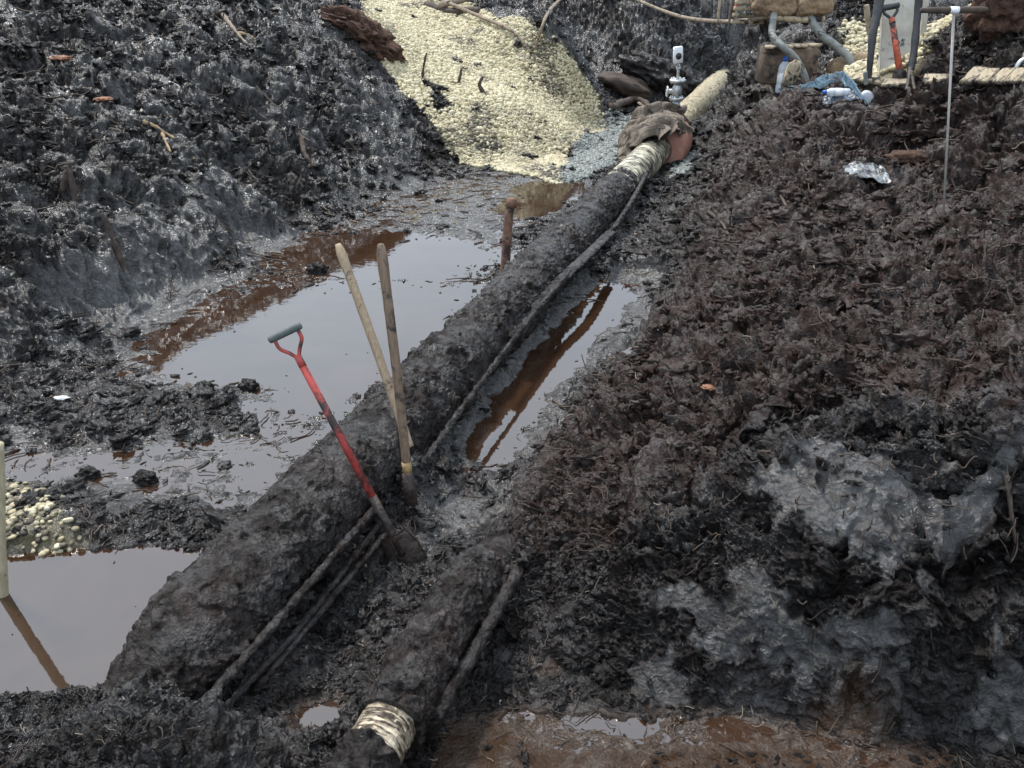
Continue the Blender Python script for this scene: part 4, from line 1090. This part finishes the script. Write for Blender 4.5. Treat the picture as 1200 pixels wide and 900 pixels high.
for q, (px, py, s_, m_, lab) in enumerate([(240, 458, .05, 'wetpeat', 'black peat lump on the left edge of the dark islet'), (372, 320, .075, 'wetpeat', 'round black peat lump between the two upper puddles'), (105, 558, .04, 'wetpeat', 'small peat lump in the thin mud beside the cream stones'), (171, 565, .05, 'wetpeat', 'black clod standing in the thin mud behind the left puddle'), (292, 456, .05, 'wetpeat', 'black clod at the right tip of the dark islet'), (255, 478, .05, 'wetpeat', 'dark clod in the middle of the dark islet')]):
    c = hit(px, py); lump('peat_lump', c + [0, 0, s_ * .4], (s_ * 2.2, s_ * 1.6, s_ * 1.5), M[m_], lab, 'peat lump', .3, 4, 20 + q)
STK = [
    ([(536, 100), (539, 90), (541, 80)], .03, 'branch_d', 'dark stump sticking up out of the gravel'),
    ([(570, 112), (562, 100), (566, 90)], .035, 'branch_d', 'dark hooked root in the middle of the gravel'),
    ([(494, 92), (497, 75), (500, 62)], .022, 'branch_d', 'thin dark stick at the left edge of the gravel'),
    ([(225, 458), (212, 442), (203, 430)], .012, 'branch_d', 'thin dark twig poking out of the islet in front of the long puddle'),
    ([(70, 225), (78, 205), (82, 190)], .03, 'branch_d', 'dark stick standing out of the lower left bank'),
    ([(88, 235), (84, 210), (78, 195)], .025, 'branch_d', 'second dark stick leaning against the one on the lower left bank'),
    ([(150, 330), (132, 280), (120, 250)], .028, 'branch_d', 'dark root running down the left bank near the left puddle edge'),
    ([(352, 165), (358, 185), (368, 200)], .035, 'branch_d', 'dark root stub halfway up the left bank'),
    ([(262, 20), (275, 38), (290, 55)], .03, 'branch', 'pale brown root at the top of the left bank'),
    ([(275, 40), (290, 42), (300, 48)], .02, 'straw', 'straw-coloured root beside the pale root on top of the left bank'),
    ([(168, 145), (185, 152), (205, 165)], .022, 'straw', 'straw-coloured root left of the pale forked one on the left bank'),
    ([(200, 140), (190, 155), (200, 180)], .02, 'straw', 'straw-coloured root crossing another in the middle of the left bank'),
    ([(205, 150), (218, 165), (228, 188)], .018, 'straw', 'thin straw root hanging down the middle of the left bank'),
    ([(300, 105), (318, 122), (332, 140)], .024, 'branch_d', 'dark stick lying on the upper left bank'),
    ([(198, 97), (212, 103)], .012, 'white', 'short white stick on the left bank'),
    ([(440, 450), (448, 440)], .008, 'branch_d', 'small dark twig by the pale shovel handle'),
    ([(1165, 100), (1172, 97)], .01, 'branch_d', 'small twig on the wooden mat'),
    ([(1185, 400), (1168, 415), (1140, 425), (1090, 422)], .010, 'branch_d', 'dark root lying on the right bank near the right edge'),
    ([(1060, 425), (1040, 422), (1022, 405)], .008, 'branch_d', 'thin dark root in the middle of the right bank'),
    ([(648, 470), (658, 478), (668, 478)], .010, 'branch_d', 'small dark twig over the narrow puddle'),
    ([(1180, 560), (1184, 600), (1190, 640)], .009, 'branch_d', 'thin root hanging down the cut face at the right edge'),
    ([(830, 250), (845, 262), (855, 280)], .015, 'branch_d', 'dark root on the crest of the right bank'),
    ([(905, 215), (915, 232), (922, 245)], .014, 'branch_d', 'short dark root left of the whitish scrap'),
    ([(420, 350), (445, 342), (452, 338)], .018, 'branch_d', 'black root lying in the long puddle between the shovel handles'),
]
for pts, r_, m_, lab in STK:
    P = [gpt(a, b, r_ * .8) for a, b in pts]
    if len(P) == 3 and pts[0][1] - pts[2][1] > 12 and r_ > .02 and m_ == 'branch_d':   # standing bits keep their foot in the ground
        y0 = P[0][1]; P = [P[0] - [0, 0, .05], UY(*pts[1], y0 + .02), UY(*pts[2], y0 + .03)]
    pole('root' if 'root' in lab else 'stick', P, r_, M[m_], lab, 'root' if 'root' in lab else 'stick', r_ * .5, 9, 40, 14, .5)
for px, py, s_, lab in [(72, 71, .12, 'rust-brown dead leaf at the top of the left bank'), (122, 119, .10, 'pinkish brown dead leaf on the middle of the left bank'), (1066, 192, .0, ''), (832, 458, .05, 'tan dead leaf on the slope of the right bank')]:
    if not s_: continue
    c = hit(px, py); lump('dead_leaf', c + [0, 0, .02], (s_ * 1.5, s_, s_ * .35), M['leaf'], lab, 'leaf', .3, 4, int(px))
# white plastic scrap on the islet
c = hit(72, 468); lump('paper_scrap', c + [0, 0, .01], (.07, .04, .012), M['paper'], 'small white scrap on the dark islet at the left', 'scrap', .4, 4, 31)
c = hit(195, 744); 
# ------------------------------------------------------------------ countless stuff: stones, peat crumbs, fibres
def ico(sub):
    import bmesh
    bm = bmesh.new(); bmesh.ops.create_icosphere(bm, subdivisions=sub, radius=1)
    V = np.array([v.co[:] for v in bm.verts], np.float32); Fc = np.array([[v.index for v in f.verts] for f in bm.faces], np.int32); bm.free(); return V, Fc
def scatter(name, P, size, aspect, mat, label, sub=2, amp=.3, nvar=16, seed=0, shade=None, dirt=None, smooth=False, flatr=None, nrm=None, yaw=None, extra=None):
    g = np.random.default_rng(seed + 50); V0, F0 = ico(sub); n = len(P); nv = len(V0)
    var = []
    for q in range(nvar):
        d = V0 + 0.; f = 1 + amp * fbm(d * (1.3 if sub < 3 else 1.9) + q * 9.1, 3, 700 + q)[:, None] * (1.6 if sub < 3 else 3.2) + amp * .6 * ridged(d * 1.6 + q * 5, 1 if sub < 3 else 2, 720)[:, None]
        var.append(d * f)
    var = np.array(var, np.float32); kk = g.integers(0, nvar, n)
    V = var[kk] * (np.asarray(size)[:, None, None] * np.asarray(aspect)[:, None, :])
    # random rotation: yaw + tilt
    ya = g.uniform(0, 2 * np.pi, n) if yaw is None else yaw; ti = g.normal(0, .5 if flatr is None else flatr, n); ta = g.uniform(0, 2 * np.pi, n)
    c, s = np.cos(ya), np.sin(ya); Rz = np.zeros((n, 3, 3)); Rz[:, 0, 0] = c; Rz[:, 0, 1] = -s; Rz[:, 1, 0] = s; Rz[:, 1, 1] = c; Rz[:, 2, 2] = 1
    c, s = np.cos(ti), np.sin(ti); Rx = np.zeros((n, 3, 3)); Rx[:, 0, 0] = 1; Rx[:, 1, 1] = c; Rx[:, 1, 2] = -s; Rx[:, 2, 1] = s; Rx[:, 2, 2] = c
    Rt = (Rz @ Rx).astype(np.float32)
    V = np.einsum('nij,nvj->nvi', Rt, V) + P[:, None].astype(np.float32)
    Fa = (F0[None] + (np.arange(n) * nv)[:, None, None]).reshape(-1, 3).astype(np.int32)
    at = {}
    at['shade'] = np.repeat(g.random(n) if shade is None else shade, nv)
    at['dirt'] = np.repeat(np.zeros(n) if dirt is None else dirt, nv)
    for k_, v_ in (extra or {}).items(): at[k_] = np.repeat(v_, nv)
    o = np_mesh(name, V.reshape(-1, 3), Fa, mat, None, smooth, at, loc=tuple(P.mean(0)))
    return tag(o, label, None, None, 'stuff')
def table(a): return a.reshape(NR, NCC)
gt, ct, pt_, ft, bt, st_ = [table(a) for a in (grav, chip, pond, film, brown, smear)]
def sample_lp(n, a0, a1, r0, r1, pw):
    """random ground points; pw=2 even per square metre, pw=0 even per log distance"""
    g = rng.random(n); a = rng.uniform(R(a0), R(a1), n)
    r = (r0 ** pw + g * (r1 ** pw - r0 ** pw)) ** (1 / pw) if pw else r0 * (r1 / r0) ** g
    return r * np.sin(a), r * np.cos(a), r
def gather(n, a0, a1, r0, r1, pw, tab, thr=.5, zmin=None):
    x, y, r = sample_lp(n, a0, a1, r0, r1, pw)
    w = ground_at(x, y, tab); k = w > thr + rng.uniform(-.35, .35, n)
    x, y, w = x[k], y[k], w[k]; z = ground_at(x, y)
    return np.stack([x, y, z], 1), w
P, w_ = gather(520000, -14, 6, 9.5, 18, 2, gt, .45)
if len(P) > 42000: P, w_ = P[:42000], w_[:42000]
n = len(P); sz = rng.uniform(.014, .029, n) * (1 + .5 * (rng.random(n) < .12))
dirtv = np.clip((fbm(P * 1.3, 3, 800) - .18) * 4, 0, .8) * (rng.random(n) < .7) + .25 * (P[:, 2] < .25) * rng.random(n)
scatter('gravel', P + [0, 0, .012], sz, np.stack([rng.uniform(.8, 1.35, n), rng.uniform(.7, 1.1, n), rng.uniform(.5, .8, n)], 1), M['gravel'], 'cream crushed gravel covering the ramp down into the trench', 1, .35, 20, 1, dirt=np.clip(dirtv, 0, 1))
print('gravel', n, round(time.time() - T0, 1))
P, w_ = gather(60000, 14, 34, 9, 15, 2, gt, .5)
P = P[:5000]; n = len(P)
scatter('gravel', P + [0, 0, .012], rng.uniform(.02, .04, n), np.stack([rng.uniform(.8, 1.3, n), rng.uniform(.7, 1.1, n), rng.uniform(.5, .8, n)], 1), M['gravel'], 'cream crushed gravel spilling down behind the white board', 1, .35, 20, 2, dirt=(rng.random(n) < .2) * .6)
P, w_ = gather(60000, -46, -24, 2.8, 4.6, 2, gt, .5)
P = P[rng.random(len(P)) < .12][:620]; n = len(P)
scatter('gravel', P + [0, 0, .006], rng.uniform(.007, .018, n), np.stack([rng.uniform(.8, 1.4, n), rng.uniform(.7, 1.1, n), rng.uniform(.5, .8, n)], 1), M['gravel'], 'loose cream stones trodden into the mud behind the left puddle', 2, .3, 20, 3, dirt=np.clip((rng.random(n) < .6) * rng.uniform(.3, 1, n) + .12, 0, 1))
P, w_ = gather(160000, 0, 14, 9, 17, 2, ct, .5)
P = P[:7000]; n = len(P)
scatter('stone_chips', P + [0, 0, .008], rng.uniform(.016, .032, n), np.stack([rng.uniform(.8, 1.3, n), rng.uniform(.7, 1.1, n), rng.uniform(.5, .8, n)], 1), M['chips'], 'grey green stone chips between the cream gravel and the pipe', 1, .35, 16, 4, dirt=(rng.random(n) < .2) * .7)
# peat crumbs: constant spread over the view, larger farther away up to hand size
x, y, r = sample_lp(46000, -42, 42, 1.9, 17, 0)
wv = np.clip(1 - 1.05 * ground_at(x, y, pt_) - .9 * ground_at(x, y, gt) - .9 * ground_at(x, y, ct) - .95 * ground_at(x, y, ft) - .75 * ground_at(x, y, st_) - .8 * ground_at(x, y, table(ochre)) - .35 * ground_at(x, y, table(calm)), 0, 1)
cl = sstep(-.3, .35, fbm(np.stack([x * 1.5, y * 1.5, 0 * x], 1), 3, 810))
k = rng.random(len(x)) < wv * (.25 + .75 * cl); x, y, r = x[k], y[k], r[k]; n = len(x)
sz = np.clip(r * rng.uniform(.0015, .0046, n) * (1 + 1.3 * (rng.random(n) < .07)) * np.where(rng.random(n) < .4, .55, 1), .004, .045)
z = ground_at(x, y)
scatter('peat_crumbs', np.stack([x, y, z + sz * .1], 1), sz, np.stack([rng.uniform(.8, 2.2, n), rng.uniform(.6, 1.1, n), rng.uniform(.4, .9, n)], 1), M['mud'], 'crumbled black peat clods strewn over the banks and trench floor', 3, .6, 24, 5, smooth=True, extra=dict(brown=ground_at(x, y, bt), wet=ground_at(x, y, table(wetv)) * .6))
print('crumbs', n, round(time.time() - T0, 1))
# bits standing out of the shallow water
x, y, r = sample_lp(14000, -42, 20, 2.0, 13, 0)
wv = ground_at(x, y, pt_) * .015 + ground_at(x, y, ft) * (1 - ground_at(x, y, pt_)) * .4
k = rng.random(len(x)) < wv; x, y, r = x[k], y[k], r[k]; n = len(x)
sz = np.clip(r * rng.uniform(.0004, .0017, n) * (1 + 2.5 * (rng.random(n) < .04)), .0015, .025)
scatter('peat_crumbs', np.stack([x, y, 0 * x + .001], 1), sz, np.stack([rng.uniform(.8, 2.4, n), rng.uniform(.5, 1., n), rng.uniform(.3, .7, n)], 1), M['wetpeat'], 'small crumbs and flakes of peat floating in the puddles', 2, .6, 16, 6, smooth=True, flatr=.12)
# fibres
def fibres(name, n, mats, label, seed, rmin, rmax, lmin, lmax, a0=-42, a1=42):
    g = np.random.default_rng(seed); x, y, r = sample_lp(n, a0, a1, 1.9, 16, 0)
    wv = np.clip(1 - ground_at(x, y, pt_) - ground_at(x, y, gt) - .8 * ground_at(x, y, ct), 0, 1)
    k = rng.random(n) < wv; x, y, r = x[k], y[k], r[k]; n = len(x)
    m = 7; ya = g.uniform(0, 2 * np.pi, n); cu = g.normal(0, .6, n)
    L = np.clip(r * g.uniform(lmin, lmax, n), .02, .5); rad = np.clip(r * g.uniform(rmin, rmax, n), .0006, .006)
    t = np.linspace(-.5, .5, m)[None]
    an = ya[:, None] + cu[:, None] * t * 1.5 + g.normal(0, .25, (n, m))
    st = L[:, None] / m
    px = x[:, None] + np.cumsum(np.cos(an) * st, 1); py = y[:, None] + np.cumsum(np.sin(an) * st, 1)
    pz = ground_at(px.ravel(), py.ravel()).reshape(n, m); pz = np.maximum(pz, np.roll(pz, 1, 1)) * .6 + pz.mean(1)[:, None] * .4 + np.maximum(g.normal(.004, .006, (n, 1)), 0) + rad[:, None]
    C_ = np.stack([px, py, pz], -1)
    ring = np.array([[1, 0, 0], [-.5, .4, .7], [-.5, -.4, .7], [-.2, 0, -.8]])[:4]
    off = np.stack([-np.sin(an), np.cos(an), 0 * an], -1)
    V = np.stack([C_ + off * rad[:, None, None], C_ + ZZ * rad[:, None, None], C_ - off * rad[:, None, None], C_ - ZZ * rad[:, None, None]], 2)   # n,m,4,3
    b = (np.arange(n) * m * 4)[:, None, None]; i = np.arange(m - 1)[None, :, None] * 4; j = np.arange(4)[None, None]; j2 = (j + 1) % 4
    Fa = np.stack([b + i + j, b + i + j2, b + i + 4 + j2, b + i + 4 + j], -1).reshape(-1, 4).astype(np.int32)
    o = np_mesh(name, V.reshape(-1, 3), Fa[:, ::-1], mats, None, True, None, loc=(0, 5, 0))
    return tag(o, label, None, None, 'stuff')
fibres('peat_fibres', 3200, M['branch_d'], 'dark root fibres tangled in the peat', 31, .0005, .0011, .012, .05)
fibres('peat_fibres', 520, M['branch'], 'tan plant fibres scattered in the peat', 33, .0004, .0008, .008, .025)
print('objs', round(time.time() - T0, 1))
# ------------------------------------------------------------------ camera, light
cam = bpy.data.cameras.new('camera'); co = bpy.data.objects.new('camera', cam); COL.objects.link(co)
co.location = (0, 0, HC); co.rotation_euler = (R(90 - PITCH), 0, 0)
cam.sensor_width = 36; cam.lens = 36 * F / 1200; cam.clip_end = 1500; cam.clip_start = .05
SC.camera = co
w = bpy.data.worlds.new('World'); SC.world = w; w.use_nodes = True
nt = w.node_tree; nt.nodes.clear()
wo = nt.nodes.new('ShaderNodeOutputWorld'); bg = nt.nodes.new('ShaderNodeBackground')
sky = nt.nodes.new('ShaderNodeTexSky'); sky.sky_type = 'NISHITA'; sky.sun_disc = False
SUN_EL, SUN_AZ = R(60), R(-40)       # behind thin cloud, ahead and to the left
sky.sun_elevation = SUN_EL; sky.sun_rotation = SUN_AZ; sky.dust_density = 4; sky.air_density = 1.0; sky.ozone_density = 1
# a layer of pale cloud over the blue
tc = nt.nodes.new('ShaderNodeTexCoord')
nz = nt.nodes.new('ShaderNodeTexNoise'); nz.inputs['Scale'].default_value = 2.2; nz.inputs['Detail'].default_value = 5
nt.links.new(tc.outputs['Generated'], nz.inputs['Vector'])
rp = nt.nodes.new('ShaderNodeValToRGB'); rp.color_ramp.elements[0].position = .38; rp.color_ramp.elements[1].position = .62
rp.color_ramp.elements[0].color = (.72, .72, .72, 1); rp.color_ramp.elements[1].color = (.95, .95, .95, 1)
nt.links.new(nz.outputs['Fac'], rp.inputs[0])
mx = nt.nodes.new('ShaderNodeMix'); mx.data_type = 'RGBA'; nt.links.new(rp.outputs[0], mx.inputs[0])
nt.links.new(sky.outputs[0], mx.inputs[6]); mx.inputs[7].default_value = (8.8, 10.2, 11.7, 1)
nt.links.new(mx.outputs[2], bg.inputs[0]); bg.inputs[1].default_value = .118
nt.links.new(bg.outputs[0], wo.inputs[0])
sl = bpy.data.lights.new('sun', 'SUN'); sl.energy = 3.3; sl.angle = R(8); sl.color = (1, .965, .91)
so = bpy.data.objects.new('sun', sl); COL.objects.link(so)
from mathutils import Vector
dirv = Vector((math.sin(SUN_AZ) * math.cos(SUN_EL), math.cos(SUN_AZ) * math.cos(SUN_EL), math.sin(SUN_EL)))
so.rotation_euler = dirv.to_track_quat('Z', 'Y').to_euler(); so.location = (-3, 6, 12)
vs = SC.view_settings; vs.view_transform = 'Standard'; vs.look = 'None'; vs.gamma = 1; vs.exposure = 0.42; vs.use_curve_mapping = False
SC.cycles.max_bounces = 5; SC.cycles.diffuse_bounces = 2; SC.cycles.glossy_bounces = 3; SC.cycles.use_denoising = True
print('total', round(time.time() - T0, 1))
